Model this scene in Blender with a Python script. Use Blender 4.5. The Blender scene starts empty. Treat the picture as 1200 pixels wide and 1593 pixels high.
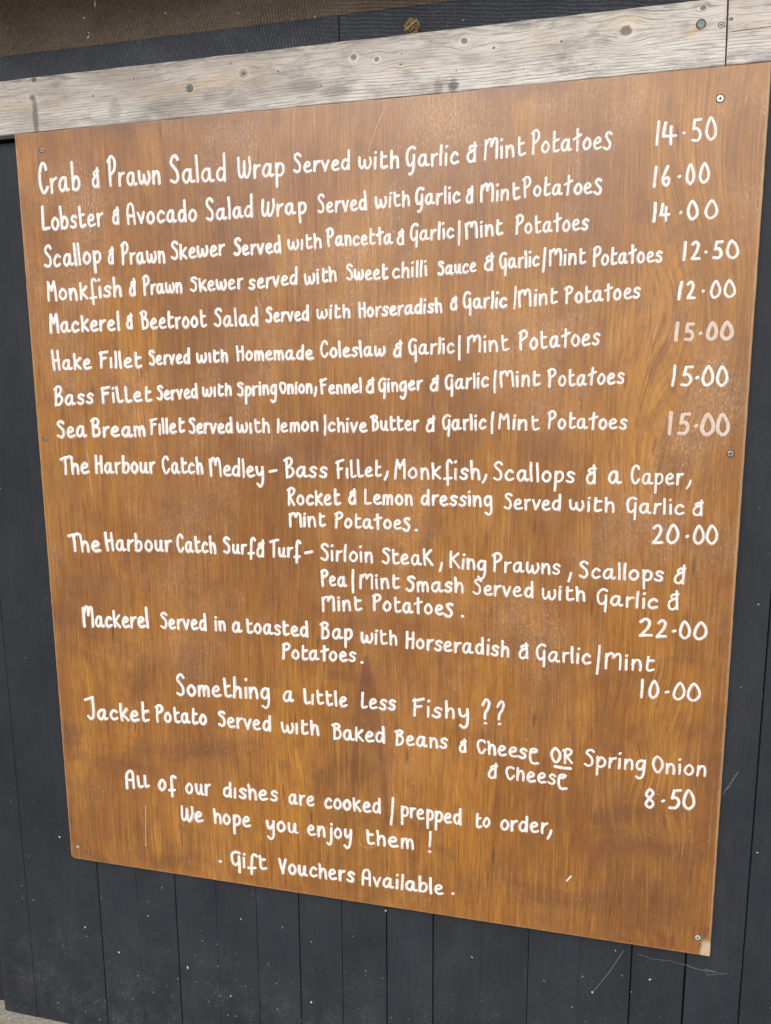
import bpy, bmesh, math, random
from mathutils import Vector, Matrix, noise
random.seed(7)
C = bpy.context.scene.collection
sc = bpy.context.scene

# ------------------------------------------------------------------ camera, light, exposure
ZB = 0.415                                    # height of the board's lower edge above the ground
cam_d = bpy.data.cameras.new("camera"); cam = bpy.data.objects.new("camera", cam_d); C.objects.link(cam)
R3 = Matrix(((0.9726462, -0.0312857, 0.2301751), (0.2322110, 0.1570544, -0.9599021), (-0.0061188, 0.9870943, 0.1600233)))
cam.matrix_world = Matrix.Translation((0.961164, -1.233431, 0.943704 + ZB)) @ R3.to_4x4()
cam_d.sensor_fit = 'HORIZONTAL'; cam_d.sensor_width = 36.0; cam_d.lens = 35.523
cam_d.clip_start = 0.02; cam_d.clip_end = 500
sc.camera = cam
SUN_EL, SUN_AZ = math.radians(39), math.radians(-16)     # azimuth from straight in front of the wall, negative = from the left
w = bpy.data.worlds.new("World"); sc.world = w; w.use_nodes = True
wn = w.node_tree.nodes; bg = wn["Background"]
sky = wn.new("ShaderNodeTexSky"); sky.sky_type = 'NISHITA'; sky.sun_disc = False
sky.sun_elevation = SUN_EL; sky.sun_rotation = math.radians(180) + SUN_AZ
sky.dust_density = 4.0; sky.ozone_density = 0.6; sky.air_density = 1.0
w.node_tree.links.new(sky.outputs[0], bg.inputs[0]); bg.inputs[1].default_value = 0.09
sd = bpy.data.lights.new("sun", 'SUN'); sd.energy = 1.5; sd.angle = math.radians(34); sd.color = (1.0, 0.975, 0.92)
so = bpy.data.objects.new("sun", sd); C.objects.link(so)
dirv = Vector((math.sin(SUN_AZ) * math.cos(SUN_EL), -math.cos(SUN_AZ) * math.cos(SUN_EL), math.sin(SUN_EL)))
so.rotation_euler = dirv.to_track_quat('Z', 'Y').to_euler(); so.location = dirv * 8
vs = sc.view_settings; vs.view_transform = 'Standard'; vs.look = 'None'; vs.gamma = 1; vs.use_curve_mapping = False
vs.exposure = EXPOSURE = 0.50

# ------------------------------------------------------------------ node helper
class NT:
    def __init__(s, name):
        s.m = bpy.data.materials.new(name); s.m.use_nodes = True
        s.t = s.m.node_tree; s.n = s.t.nodes; s.b = s.n["Principled BSDF"]
    def put(s, sock, v):
        if hasattr(v, 'is_output') or isinstance(v, bpy.types.NodeSocket): s.t.links.new(v, sock)
        elif isinstance(v, (tuple, list)):
            sock.default_value = tuple(v) if len(v) == len(sock.default_value) else tuple(v) + (1.0,)
        else: sock.default_value = v
    def math(s, op, a, b=0.0, c=0.0, clamp=False):
        n = s.n.new("ShaderNodeMath"); n.operation = op; n.use_clamp = clamp
        for i, v in enumerate((a, b, c)): s.put(n.inputs[i], v)
        return n.outputs[0]
    def add(s, a, b): return s.math('ADD', a, b)
    def sub(s, a, b): return s.math('SUBTRACT', a, b)
    def mul(s, a, b): return s.math('MULTIPLY', a, b)
    def mx(s, a, b): return s.math('MAXIMUM', a, b)
    def mn(s, a, b): return s.math('MINIMUM', a, b)
    def obj(s): return s.n.new("ShaderNodeTexCoord").outputs["Object"]
    def sep(s, v):
        n = s.n.new("ShaderNodeSeparateXYZ"); s.put(n.inputs[0], v); return n.outputs
    def comb(s, x, y, z):
        n = s.n.new("ShaderNodeCombineXYZ")
        for i, v in enumerate((x, y, z)): s.put(n.inputs[i], v)
        return n.outputs[0]
    def scale(s, v, f, loc=(0, 0, 0)):
        n = s.n.new("ShaderNodeMapping"); s.put(n.inputs[0], v); n.inputs["Scale"].default_value = f; n.inputs["Location"].default_value = loc
        return n.outputs[0]
    def noise(s, v, sc_=1.0, det=4.0, rough=0.55, dist=0.0):
        n = s.n.new("ShaderNodeTexNoise"); s.put(n.inputs["Vector"], v)
        n.inputs["Scale"].default_value = sc_; n.inputs["Detail"].default_value = det
        n.inputs["Roughness"].default_value = rough; n.inputs["Distortion"].default_value = dist
        return n.outputs["Fac"]
    def voro(s, v, sc_=1.0, rnd=1.0):
        n = s.n.new("ShaderNodeTexVoronoi"); s.put(n.inputs["Vector"], v); n.inputs["Scale"].default_value = sc_
        n.inputs["Randomness"].default_value = rnd
        return n.outputs["Distance"], n.outputs["Color"]
    def step(s, v, lo, hi, a=0.0, b=1.0):
        n = s.n.new("ShaderNodeMapRange"); n.interpolation_type = 'SMOOTHSTEP'
        s.put(n.inputs[0], v)
        for i, x in enumerate((lo, hi, a, b)): s.put(n.inputs[i + 1], x)
        return n.outputs[0]
    def mix(s, f, a, b, mode='MIX'):
        n = s.n.new("ShaderNodeMix"); n.data_type = 'RGBA'; n.blend_type = mode; n.clamp_factor = True
        s.put(n.inputs[0], f); s.put(n.inputs[6], a); s.put(n.inputs[7], b)
        return n.outputs[2]
    def ramp(s, f, stops):
        n = s.n.new("ShaderNodeValToRGB"); s.put(n.inputs[0], f)
        e = n.color_ramp.elements
        while len(e) < len(stops): e.new(0.5)
        for el, (p, c) in zip(e, stops): el.position = p; el.color = tuple(c) + (1.0,)
        return n.outputs[0]
    def bump(s, h, strength=0.3, dist=0.001):
        n = s.n.new("ShaderNodeBump"); n.inputs["Strength"].default_value = strength; n.inputs["Distance"].default_value = dist
        s.put(n.inputs["Height"], h); s.put(s.b.inputs["Normal"], n.outputs[0])
    def out(s, col=None, rough=None, **kw):
        if col is not None: s.put(s.b.inputs["Base Color"], col)
        if rough is not None: s.put(s.b.inputs["Roughness"], rough)
        for k, v in kw.items(): s.put(s.b.inputs[k.replace('_', ' ')], v)
        return s.m

# ------------------------------------------------------------------ materials
def mat_board():
    s = NT("varnished_plywood"); p = s.obj(); X, Y, Z = s.sep(p)
    wob = s.noise(s.scale(p, (2.2, 1, 0.45)), 3.0, 2.0)
    # swirl of grain near the right edge and round a few centres
    du = s.sub(X, 1.135); dv = s.mul(s.sub(Z, 1.045), 0.45)
    rr = s.math('SQRT', s.add(s.mul(du, du), s.mul(dv, dv)))
    swirl = s.step(rr, 0.03, 0.17, 1.0, 0.0)
    du2 = s.sub(X, 1.10); dv2 = s.mul(s.sub(Z, 0.33), 0.5)
    rr2 = s.math('SQRT', s.add(s.mul(du2, du2), s.mul(dv2, dv2)))
    swirl2 = s.step(rr2, 0.02, 0.09, 0.8, 0.0)
    xs = s.add(s.add(X, s.mul(s.sub(wob, 0.5), 0.045)), s.add(s.mul(swirl, s.mul(s.sub(rr, 0.1), 0.5)), s.mul(swirl2, s.mul(rr2, 0.6))))
    g = s.comb(xs, 0.0, s.mul(Z, 0.040))
    fine = s.noise(g, 460.0, 4.0, 0.75)
    mid = s.noise(g, 90.0, 3.0, 0.6)
    broad = s.noise(s.comb(s.add(xs, s.mul(s.noise(s.comb(X, 2.0, s.mul(Z, 0.7)), 2.6, 3.0), 0.16)), 0.3, s.mul(Z, 0.10)), 17.0, 5.0, 0.62, 0.4)
    blot = s.noise(s.comb(X, 0.0, s.mul(Z, 0.6)), 4.2, 3.0, 0.6)
    blot2 = s.noise(s.comb(X, 3.0, Z), 9.0, 4.0, 0.6)
    base = s.ramp(s.add(s.mul(broad, 0.62), s.mul(mid, 0.38)),
                  [(0.26, (0.148, 0.051, 0.0074)), (0.42, (0.276, 0.108, 0.0128)), (0.55, (0.372, 0.157, 0.0180)), (0.75, (0.475, 0.228, 0.035))])
    base = s.mix(s.step(blot, 0.40, 0.60), s.mix(0.5, base, (0.165, 0.056, 0.014)), base)
    bnd = s.noise(s.comb(xs, 11.0, s.mul(Z, 0.22)), 5.5, 3.0, 0.5)
    base = s.mix(s.step(bnd, 0.52, 0.68, 0.0, 0.40), base, (0.40, 0.185, 0.036))
    base = s.mix(s.step(bnd, 0.48, 0.34, 0.0, 0.45), base, (0.145, 0.050, 0.012))
    base = s.mix(s.step(blot2, 0.52, 0.72, 0, 0.5), base, (0.135, 0.045, 0.014))
    blot3 = s.noise(s.comb(s.mul(X, 0.8), 6.0, s.mul(Z, 1.3)), 5.0, 4.0, 0.62, 0.5)
    base = s.mix(s.mul(s.step(blot3, 0.50, 0.68), s.step(Z, 1.0, 0.25, 0.15, 0.65)), base, (0.115, 0.036, 0.012))
    hz = s.noise(s.comb(s.mul(X, 0.12), 2.0, Z), 46.0, 3.0, 0.55)
    base = s.mix(s.mul(s.step(hz, 0.60, 0.72), s.step(blot2, 0.4, 0.6, 0.0, 0.30)), base, (0.15, 0.055, 0.016))
    base = s.mix(s.step(fine, 0.36, 0.50, 0.50, 0.0), base, (0.12, 0.045, 0.011))
    base = s.mix(s.step(fine, 0.52, 0.72, 0.0, 0.32), base, (0.62, 0.365, 0.125))
    fin2 = s.noise(s.comb(xs, 21.0, s.mul(Z, 0.016)), 330.0, 2.0, 0.6)
    base = s.mix(s.step(fin2, 0.43, 0.36, 0.0, 0.46), base, (0.120, 0.045, 0.009))
    base = s.mix(s.step(fin2, 0.56, 0.68, 0.0, 0.24), base, (0.56, 0.31, 0.095))
    lng = s.noise(s.comb(xs, 15.0, s.mul(Z, 0.022)), 300.0, 4.0, 0.7)
    base = s.mix(s.step(lng, 0.48, 0.34, 0.0, 0.6), base, (0.15, 0.055, 0.011))
    ringl = s.math('SINE', s.add(s.mul(s.math('SQRT', s.add(s.mul(du, du), s.mul(dv, dv))), 2 * math.pi / 0.011), s.mul(wob, 22.0)))
    base = s.mix(s.mul(s.step(ringl, 0.3, 1.0), s.mul(swirl, s.step(fine, 0.3, 0.6, 0.6, 0.15))), base, (0.16, 0.062, 0.016))
    mot = s.noise(s.comb(s.mul(xs, 1.0), 4.0, s.mul(Z, 0.35)), 60.0, 5.0, 0.7)
    base = s.mix(s.step(mot, 0.5, 0.64, 0.0, 0.42), base, (0.17, 0.066, 0.018))
    # open pores: short dark dashes along the grain
    vd, vc = s.voro(s.comb(s.mul(xs, 1.0), 0.0, s.mul(Z, 0.11)), 95.0)
    pore = s.mul(s.step(vd, 0.09, 0.2, 1.0, 0.0), s.step(s.sep(vc)[0], 0.55, 0.65))
    vd2, vc2 = s.voro(s.comb(xs, 5.0, s.mul(Z, 0.16)), 26.0)
    pore2 = s.mul(s.step(vd2, 0.04, 0.10, 1.0, 0.0), s.step(s.sep(vc2)[1], 0.60, 0.66))
    base = s.mix(s.mul(pore, 0.65), base, (0.10, 0.035, 0.010))
    base = s.mix(s.mul(pore2, 0.75), base, (0.075, 0.026, 0.009))
    # figure: a long dark flame under the lower middle of the board
    hgt = s.sub(0.484, Z)
    half = s.add(s.mul(s.math('SQRT', s.mx(hgt, 0.0)), 0.058), -0.001)
    dx = s.math('ABSOLUTE', s.sub(s.add(X, s.mul(s.sub(wob, 0.5), 0.012)), s.sub(0.6285, s.mul(hgt, -0.01))))
    inside = s.mul(s.step(s.sub(half, dx), -0.0008, 0.0016), s.step(hgt, 0.0, 0.004))
    fade = s.step(hgt, 0.06, 0.20, 1.0, 0.0)
    edge = s.mul(s.step(s.math('ABSOLUTE', s.sub(half, dx)), 0.001, 0.009, 1.0, 0.0), s.mul(s.step(hgt, 0.02, 0.09), s.step(hgt, 0.22, 0.40, 1.0, 0.0)))
    base = s.mix(s.mx(s.mul(s.mul(inside, fade), 0.62), s.mul(s.mul(edge, s.step(hgt, 0.0, 0.01)), 0.5)), base, (0.115, 0.034, 0.016))
    # rubbed, chalky ghosts of earlier writing
    gh = s.noise(s.comb(X, 9.0, s.mul(Z, 0.8)), 5.0, 5.0, 0.65)
    gf = s.noise(s.comb(X, 2.0, s.mul(Z, 0.45)), 330.0, 4.0, 0.75)
    up = s.step(Z, 0.15, 0.85, 0.12, 1.0)
    ghost = s.mul(s.mul(s.step(gh, 0.44, 0.72), s.step(gf, 0.42, 0.66, 0.12, 1.0)), up)
    base = s.mix(s.mul(ghost, 0.62), base, (0.56, 0.385, 0.25))
    # sparse bright specks of chalk dust
    sd_, sc_ = s.voro(s.comb(X, 1.0, s.mul(Z, 0.5)), 210.0)
    spk = s.mul(s.mul(s.step(sd_, 0.10, 0.22, 1.0, 0.0), s.step(s.sep(sc_)[0], 0.86, 0.9)), s.step(gh, 0.44, 0.6))
    base = s.mix(s.mul(spk, 0.55), base, (0.66, 0.52, 0.42))
    # worn arrises and the bare corner
    en = s.noise(s.comb(X, 7.0, Z), 60.0, 3.0, 0.6)
    eR = s.step(s.add(X, s.mul(s.sub(en, 0.5), 0.006)), 1.2145, 1.2175)
    eL = s.step(s.add(X, s.mul(s.sub(en, 0.5), 0.005)), 0.004, 0.0015)
    eB = s.step(s.add(Z, s.mul(s.sub(en, 0.5), 0.007)), 0.0045, 0.001)
    base = s.mix(s.mul(s.mx(eR, s.mx(eL, s.mul(eB, 0.6))), 0.5), base, (0.44, 0.29, 0.15))
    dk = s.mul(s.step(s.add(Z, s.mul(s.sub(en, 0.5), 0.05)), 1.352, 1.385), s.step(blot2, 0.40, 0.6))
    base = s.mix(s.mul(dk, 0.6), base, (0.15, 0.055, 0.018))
    cr = s.mul(s.step(s.add(X, s.mul(s.sub(en, 0.5), 0.012)), 1.203, 1.209), s.step(s.add(Z, s.mul(s.sub(en, 0.5), 0.02)), 0.032, 0.022))
    base = s.mix(s.mul(cr, 0.9), base, (0.50, 0.42, 0.31))
    rough = s.add(s.add(s.step(fine, 0.3, 0.7, 0.34, 0.46), s.mul(ghost, 0.2)), s.step(blot3, 0.3, 0.7, -0.05, 0.08))
    s.bump(s.sub(s.add(s.mul(fine, 0.6), s.mul(mid, 0.3)), s.mul(pore, 0.5)), 0.35, 0.0006)
    return s.out(base, rough, Specular_IOR_Level=0.5, Coat_Weight=0.95, Coat_Roughness=0.34)

def mat_paint(name, thin):
    s = NT(name); p = s.obj()
    n = s.noise(s.scale(p, (1, 1, 1)), 240.0, 3.0, 0.6)
    st = s.noise(s.scale(p, (1, 1, 0.25)), 620.0, 2.0, 0.6)
    if thin == 0:
        col = s.ramp(n, [(0.33, (0.58, 0.56, 0.59)), (0.46, (0.80, 0.79, 0.79)), (0.6, (0.88, 0.87, 0.86))])
        col = s.mix(s.mul(s.step(st, 0.36, 0.47, 0.55, 0.0), s.step(n, 0.62, 0.42)), col, (0.50, 0.40, 0.35))
    elif thin == 1:
        col = s.ramp(n, [(0.25, (0.38, 0.33, 0.33)), (0.55, (0.50, 0.46, 0.48)), (0.8, (0.62, 0.58, 0.60))])
        col = s.mix(s.step(st, 0.40, 0.56, 0.5, 0.0), col, (0.42, 0.25, 0.14))
    else:
        col = s.ramp(n, [(0.25, (0.52, 0.43, 0.38)), (0.55, (0.63, 0.56, 0.52)), (0.8, (0.72, 0.67, 0.64))])
        col = s.mix(s.step(st, 0.38, 0.55, 0.35, 0.0), col, (0.46, 0.27, 0.16))
    s.bump(st, 0.25, 0.0004)
    return s.out(col, 0.5)

def mat_planks():
    s = NT("charcoal_painted_boards"); p = s.obj(); X, Y, Z = s.sep(p)
    at = s.n.new("ShaderNodeAttribute"); at.attribute_name = "plank_tone"
    g = s.comb(s.add(X, s.mul(s.noise(p, 5.0, 2.0), 0.02)), 0.0, s.mul(Z, 0.05))
    gr = s.noise(g, 260.0, 3.0, 0.6)
    bl = s.noise(s.comb(X, 0.0, s.mul(Z, 0.5)), 7.0, 4.0, 0.6)
    col = s.ramp(s.add(s.mul(gr, 0.4), s.mul(bl, 0.6)), [(0.3, (0.0145, 0.018, 0.0255)), (0.55, (0.0225, 0.0275, 0.037)), (0.75, (0.034, 0.040, 0.053))])
    col = s.mix(1.0, col, s.comb(at.outputs["Fac"], at.outputs["Fac"], at.outputs["Fac"]), 'MULTIPLY')
    low = s.step(Z, -0.40, 0.10, 1.0, 0.12)
    # rain splash and dust near the ground, chips and specks of dirt
    dn = s.noise(s.comb(X, 4.0, Z), 14.0, 5.0, 0.7); df = s.noise(p, 330.0, 3.0, 0.7)
    dust = s.mul(s.mul(s.step(dn, 0.40, 0.68), s.step(df, 0.42, 0.66)), s.step(Z, -0.40, -0.10, 1.0, 0.16))
    col = s.mix(s.mul(dust, 0.45), col, (0.16, 0.16, 0.155))
    v1, c1 = s.voro(s.comb(X, 0.0, s.mul(Z, 0.8)), 120.0)
    k1 = s.mul(s.step(v1, 0.10, 0.20, 1.0, 0.0), s.step(s.sep(c1)[0], s.step(low, 0.1, 1.0, 0.985, 0.86), 1.0))
    v2, c2 = s.voro(s.comb(X, 6.0, s.mul(Z, 0.9)), 330.0)
    k2 = s.mul(s.mul(s.step(v2, 0.16, 0.30, 1.0, 0.0), s.step(s.sep(c2)[1], 0.82, 0.9)), s.mul(s.step(dn, 0.42, 0.62), s.step(Z, -0.42, 0.0, 1.0, 0.25)))
    col = s.mix(s.mul(s.mx(k1, s.mul(k2, 0.55)), 0.75), col, (0.36, 0.36, 0.34))
    ln = s.noise(s.comb(X, 8.0, s.mul(Z, 0.012)), 700.0, 2.0, 0.5)
    col = s.mix(s.mul(s.step(ln, 0.70, 0.78), s.mul(s.step(dn, 0.5, 0.7), 0.25)), col, (0.20, 0.21, 0.22))
    s.bump(s.add(s.mul(gr, 0.7), s.mul(bl, 0.3)), 0.30, 0.0008)
    return s.out(col, s.step(bl, 0.3, 0.7, 0.50, 0.64), Specular_IOR_Level=0.22)

def mat_sawn(name, dark):
    s = NT(name); p = s.obj(); X, Y, Z = s.sep(p)
    wob = s.noise(s.scale(p, (1, 1, 2)), 12.0, 3.0)
    ph = s.add(s.mul(s.add(X, s.mul(Z, 0.22)), 2 * math.pi / 0.0052), s.mul(wob, 9.0))
    rib = s.math('SINE', ph)
    ph2 = s.add(s.mul(s.add(s.mul(X, 0.12), Z), 2 * math.pi / 0.0058), s.mul(wob, 14.0))
    rib2 = s.math('SINE', ph2)
    sel = s.step(s.add(X, s.mul(s.sub(wob, 0.5), 0.1)), 0.50, 0.66)
    r = s.add(s.mul(rib, s.sub(1.0, sel)), s.mul(rib2, sel))
    n = s.noise(s.scale(p, (1, 1, 2.0)), 260.0, 4.0, 0.7)
    b = s.noise(s.scale(p, (1, 1, 1.6)), 9.0, 4.0, 0.6)
    f = s.add(s.mul(s.add(r, 1.0), 0.07), s.add(s.mul(n, 0.62), s.mul(b, 0.27)))
    if dark:
        col = s.ramp(f, [(0.34, (0.014, 0.018, 0.026)), (0.52, (0.033, 0.041, 0.055)), (0.7, (0.085, 0.097, 0.115))])
    else:
        col = s.ramp(f, [(0.32, (0.030, 0.023, 0.018)), (0.48, (0.080, 0.061, 0.047)), (0.6, (0.135, 0.107, 0.085)), (0.75, (0.22, 0.185, 0.152))])
        col = s.mix(s.step(b, 0.5, 0.7, 0, 0.4), col, (0.09, 0.085, 0.08))
    v1, c1 = s.voro(s.scale(p, (1, 1, 1)), 150.0)
    col = s.mix(s.mul(s.mul(s.step(v1, 0.10, 0.2, 1.0, 0.0), s.step(s.sep(c1)[0], 0.965, 0.98)), 0.7), col, (0.42, 0.39, 0.33))
    s.bump(s.add(s.mul(r, 0.35), n), 0.7, 0.0012)
    return s.out(col, 0.75, Specular_IOR_Level=0.3)

KNOTS = [(u, v, r * (0.9 if k != 2 else 1.0), k) for (u, v, r, k) in [(.0474, 1.4727, .0066, 0), (.041, 1.4445, .0072, 1), (.2383, 1.457, .0028, 1), (.1595, 1.437, .0034, 1), (.4344, 1.4464, .0080, 1),
         (.4936, 1.4437, .0026, 0), (.6187, 1.4521, .0056, 2), (.6556, 1.4457, .0046, 2), (.693, 1.4348, .0026, 0), (.6950, 1.4500, .0022, 1), (.7913, 1.4581, .0056, 2),
         (.8355, 1.444, .0030, 0), (.934, 1.4426, .0028, 0), (1.0241, 1.4477, .0088, 2), (1.126, 1.466, .0050, 0), (1.1635, 1.4477, .0040, 0)]]
def mat_timber():
    s = NT("weathered_softwood"); p = s.obj(); X, Y, Z = s.sep(p)
    at = s.n.new("ShaderNodeAttribute"); at.attribute_type = 'OBJECT'; at.attribute_name = "grain_shift"
    off = at.outputs["Fac"]
    P2 = s.comb(s.add(X, off), Y, Z)
    kn = s.noise(p, 170.0, 3.0, 0.6); ve = Z; core = 0.0; halo = 0.0; brown = 0.0
    for (u, v, r, k) in KNOTS:
        dx = s.sub(X, u); dz = s.sub(Z, v)
        d = s.math('SQRT', s.add(s.mul(s.mul(dx, 0.85), s.mul(dx, 0.85)), s.mul(dz, dz)))
        d = s.add(d, s.mul(s.sub(kn, 0.5), r * 0.45))
        wgt = s.math('POWER', 2.718, s.mul(s.mul(d, d), -1.0 / (2.4 * r) ** 2))
        ve = s.sub(ve, s.mul(s.mul(dz, wgt), 0.85))
        c_ = s.step(d, r * 0.60, r * 0.82, 1.0, 0.0)
        core = s.mx(core, s.mul(c_, (0.8, 0.45, 0.75)[k]))
        if k == 2: brown = s.mx(brown, c_)
        if k == 1:
            ring = s.math('SINE', s.mul(d, 2 * math.pi / (r * 0.42)))
            core = s.mx(core, s.mul(s.step(d, r * 0.25, r * 0.4, 1.0, 0.0), 0.95))
            core = s.mx(core, s.mul(s.mul(s.step(ring, 0.1, 0.9), s.step(d, r * 0.9, r * 1.3, 1.0, 0.0)), 0.6))
        halo = s.mx(halo, s.mul(s.mul(s.step(d, r * 0.80, r * 0.95), s.step(d, r * 1.15, r * 1.5, 1.0, 0.0)), (0.35, 0.6, 1.0)[k]))
    lo = s.noise(s.scale(P2, (5, 1, 14)), 1.0, 2.0, 0.5)
    big = s.noise(s.scale(P2, (2.2, 1, 6)), 1.0, 2.0, 0.5)
    f = s.add(ve, s.add(s.mul(s.sub(lo, 0.5), 0.009), s.mul(s.sub(big, 0.5), 0.028)))
    dens = s.step(Z, 1.415, 1.45, 1.0, 0.0)
    s1 = s.math('SINE', s.mul(f, 2 * math.pi / 0.0049)); s2 = s.math('SINE', s.mul(f, 2 * math.pi / 0.0105))
    gl = s.add(s.mul(s.step(s1, 0.66, 0.99), s.mul(dens, 0.8)), s.mul(s.step(s2, 0.80, 1.0), s.mul(s.sub(1.0, dens), 0.55)))
    fib = s.noise(s.comb(s.mul(s.add(X, off), 0.045), 0.0, f), 560.0, 4.0, 0.72)
    fib2 = s.noise(s.comb(s.mul(s.add(X, off), 0.12), 3.0, f), 190.0, 3.0, 0.6)
    pat = s.noise(s.scale(P2, (6, 1, 16)), 1.0, 4.0, 0.6)
    base = s.ramp(s.add(s.mul(fib, 0.4), s.mul(pat, 0.6)), [(0.3, (0.38, 0.355, 0.325)), (0.46, (0.53, 0.51, 0.48)), (0.6, (0.65, 0.635, 0.615)), (0.8, (0.75, 0.745, 0.735))])
    warm = s.mul(s.step(s.noise(s.scale(P2, (4, 1, 18), (3, 0, 0)), 1.0, 2.0), 0.5, 0.68), s.step(Z, 1.41, 1.44))
    base = s.mix(s.mul(warm, 0.6), base, (0.58, 0.43, 0.29))
    cool = s.step(Z, 1.435, 1.40, 0.0, 0.55)
    base = s.mix(cool, base, s.mix(s.step(fib, 0.3, 0.7), (0.46, 0.46, 0.47), (0.82, 0.82, 0.82)))
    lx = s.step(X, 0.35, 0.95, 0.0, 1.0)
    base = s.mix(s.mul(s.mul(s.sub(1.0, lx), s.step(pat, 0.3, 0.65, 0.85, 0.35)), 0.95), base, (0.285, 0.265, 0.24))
    base = s.mix(s.mul(gl, s.step(fib2, 0.35, 0.62, 0.15, 0.9)), base, (0.20, 0.165, 0.145))
    base = s.mix(s.mul(s.step(fib, 0.36, 0.48, 1.0, 0.0), 0.62), base, (0.21, 0.195, 0.185))
    mld = s.noise(s.scale(P2, (9, 1, 22), (5, 0, 2)), 1.0, 6.0, 0.75)
    base = s.mix(s.step(mld, 0.49, 0.66, 0.0, 0.62), base, (0.19, 0.19, 0.195))
    # mould and water stains
    tp = s.mul(s.step(s.add(Z, s.mul(s.sub(pat, 0.5), 0.03)), 1.462, 1.477), s.step(fib2, 0.42, 0.58))
    base = s.mix(s.mul(tp, 0.55), base, (0.12, 0.12, 0.125))
    for (u, v, ru, rv, am) in [(.0445, 1.412, .006, .034, .75), (.535, 1.418, .030, .012, .45), (.59, 1.405, .028, .010, .5), (.775, 1.397, .009, .010, .85), (.752, 1.397, .008, .014, .5),
                               (.30, 1.408, .05, .012, .25), (.20, 1.412, .012, .022, .3), (.42, 1.404, .03, .012, .3), (.80, 1.432, .02, .01, .25)]:
        e1 = s.math('DIVIDE', s.sub(X, u), ru); e2 = s.math('DIVIDE', s.sub(Z, v), rv)
        q = s.add(s.math('SQRT', s.add(s.mul(e1, e1), s.mul(e2, e2))), s.mul(s.sub(fib2, 0.5), 1.6))
        base = s.mix(s.mul(s.step(q, 0.5, 1.25, 1.0, 0.0), am), base, (0.105, 0.11, 0.115))
    # rust and resin round the screws
    for (u, v, ru, rv) in [(.3405, 1.4255, .006, .007), (1.118, 1.4385, .020, .004)]:
        e1 = s.math('DIVIDE', s.sub(X, u), ru); e2 = s.math('DIVIDE', s.sub(s.sub(Z, v), s.mul(s.sub(X, u), 0.25)), rv)
        q = s.add(s.math('SQRT', s.add(s.mul(e1, e1), s.mul(e2, e2))), s.mul(s.sub(fib2, 0.5), 0.8))
        base = s.mix(s.mul(s.step(q, 0.5, 1.3, 1.0, 0.0), 0.5), base, (0.47, 0.31, 0.12))
    # little checks and scars across the grain
    vd, vc = s.voro(s.comb(s.add(X, off), 1.0, s.mul(Z, 0.4)), 60.0)
    ck = s.mul(s.step(vd, 0.03, 0.09, 1.0, 0.0), s.step(s.sep(vc)[0], 0.70, 0.76))
    base = s.mix(s.mul(ck, 0.7), base, (0.11, 0.10, 0.10))
    base = s.mix(s.mul(halo, s.step(fib2, 0.32, 0.60, 0.05, 0.65)), base, (0.70, 0.66, 0.60))
    kc = s.mix(brown, (0.10, 0.085, 0.075), s.mix(fib2, (0.10, 0.065, 0.048), (0.22, 0.15, 0.115)))
    base = s.mix(core, base, kc)
    s.bump(s.sub(s.sub(fib, s.mul(gl, 0.6)), s.mul(core, 0.4)), 0.6, 0.0012)
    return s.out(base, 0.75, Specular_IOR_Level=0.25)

def mat_ground():
    s = NT("pale_rough_concrete"); p = s.obj()
    n = s.noise(p, 6.0, 4.0, 0.6); f = s.noise(p, 160.0, 4.0, 0.7); v, c = s.voro(p, 110.0)
    col = s.ramp(s.add(s.mul(f, 0.7), s.mul(n, 0.3)), [(0.3, (0.17, 0.15, 0.12)), (0.5, (0.34, 0.315, 0.27)), (0.7, (0.50, 0.47, 0.42))])
    col = s.mix(s.step(v, 0.1, 0.35, 0.35, 0.0), col, (0.16, 0.145, 0.12))
    s.bump(s.add(f, s.mul(v, 0.4)), 0.8, 0.004)
    return s.out(col, 0.9)

def mat_plain(name, col, rough, metal=0.0, vary=0.25, sc_=300.0):
    s = NT(name); n = s.noise(s.obj(), sc_, 3.0, 0.6)
    c = s.mix(n, tuple(x * (1 - vary) for x in col), tuple(min(1, x * (1 + vary)) for x in col))
    return s.out(c, rough, Metallic=metal)

M = dict(board=mat_board(), white=mat_paint("white_brush_paint", 0), thin=mat_paint("thin_grey_undercoat", 1), faded=mat_paint("thin_pinkish_paint", 2),
         planks=mat_planks(), dark=mat_sawn("charcoal_sawn_board", True), brown=mat_sawn("brown_sawn_board", False),
         timber=mat_timber(), ground=mat_ground(),
         zinc=mat_plain("bright_zinc", (0.60, 0.60, 0.58), 0.45, 0.35), dull=mat_plain("dull_steel", (0.33, 0.30, 0.26), 0.5, 0.7, 0.5),
         green=mat_plain("greenish_coated_steel", (0.12, 0.165, 0.17), 0.45, 0.3, 0.4), black=mat_plain("black_recess_shade", (0.006, 0.006, 0.007), 0.8),
         void=mat_plain("cavity_shade_and_stone", (0.012, 0.012, 0.013), 0.9), fleck=mat_plain("dried_white_dirt", (0.52, 0.50, 0.45), 0.8),
         moss=mat_plain("dry_brown_moss", (0.13, 0.085, 0.045), 0.95, 0, 0.8, 260.0), straw=mat_plain("dry_straw", (0.34, 0.26, 0.15), 0.9),
         silk=mat_plain("cobweb_silk", (0.36, 0.36, 0.36), 0.7), edge=mat_plain("worn_plywood_edge", (0.30, 0.19, 0.10), 0.7))

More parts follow.
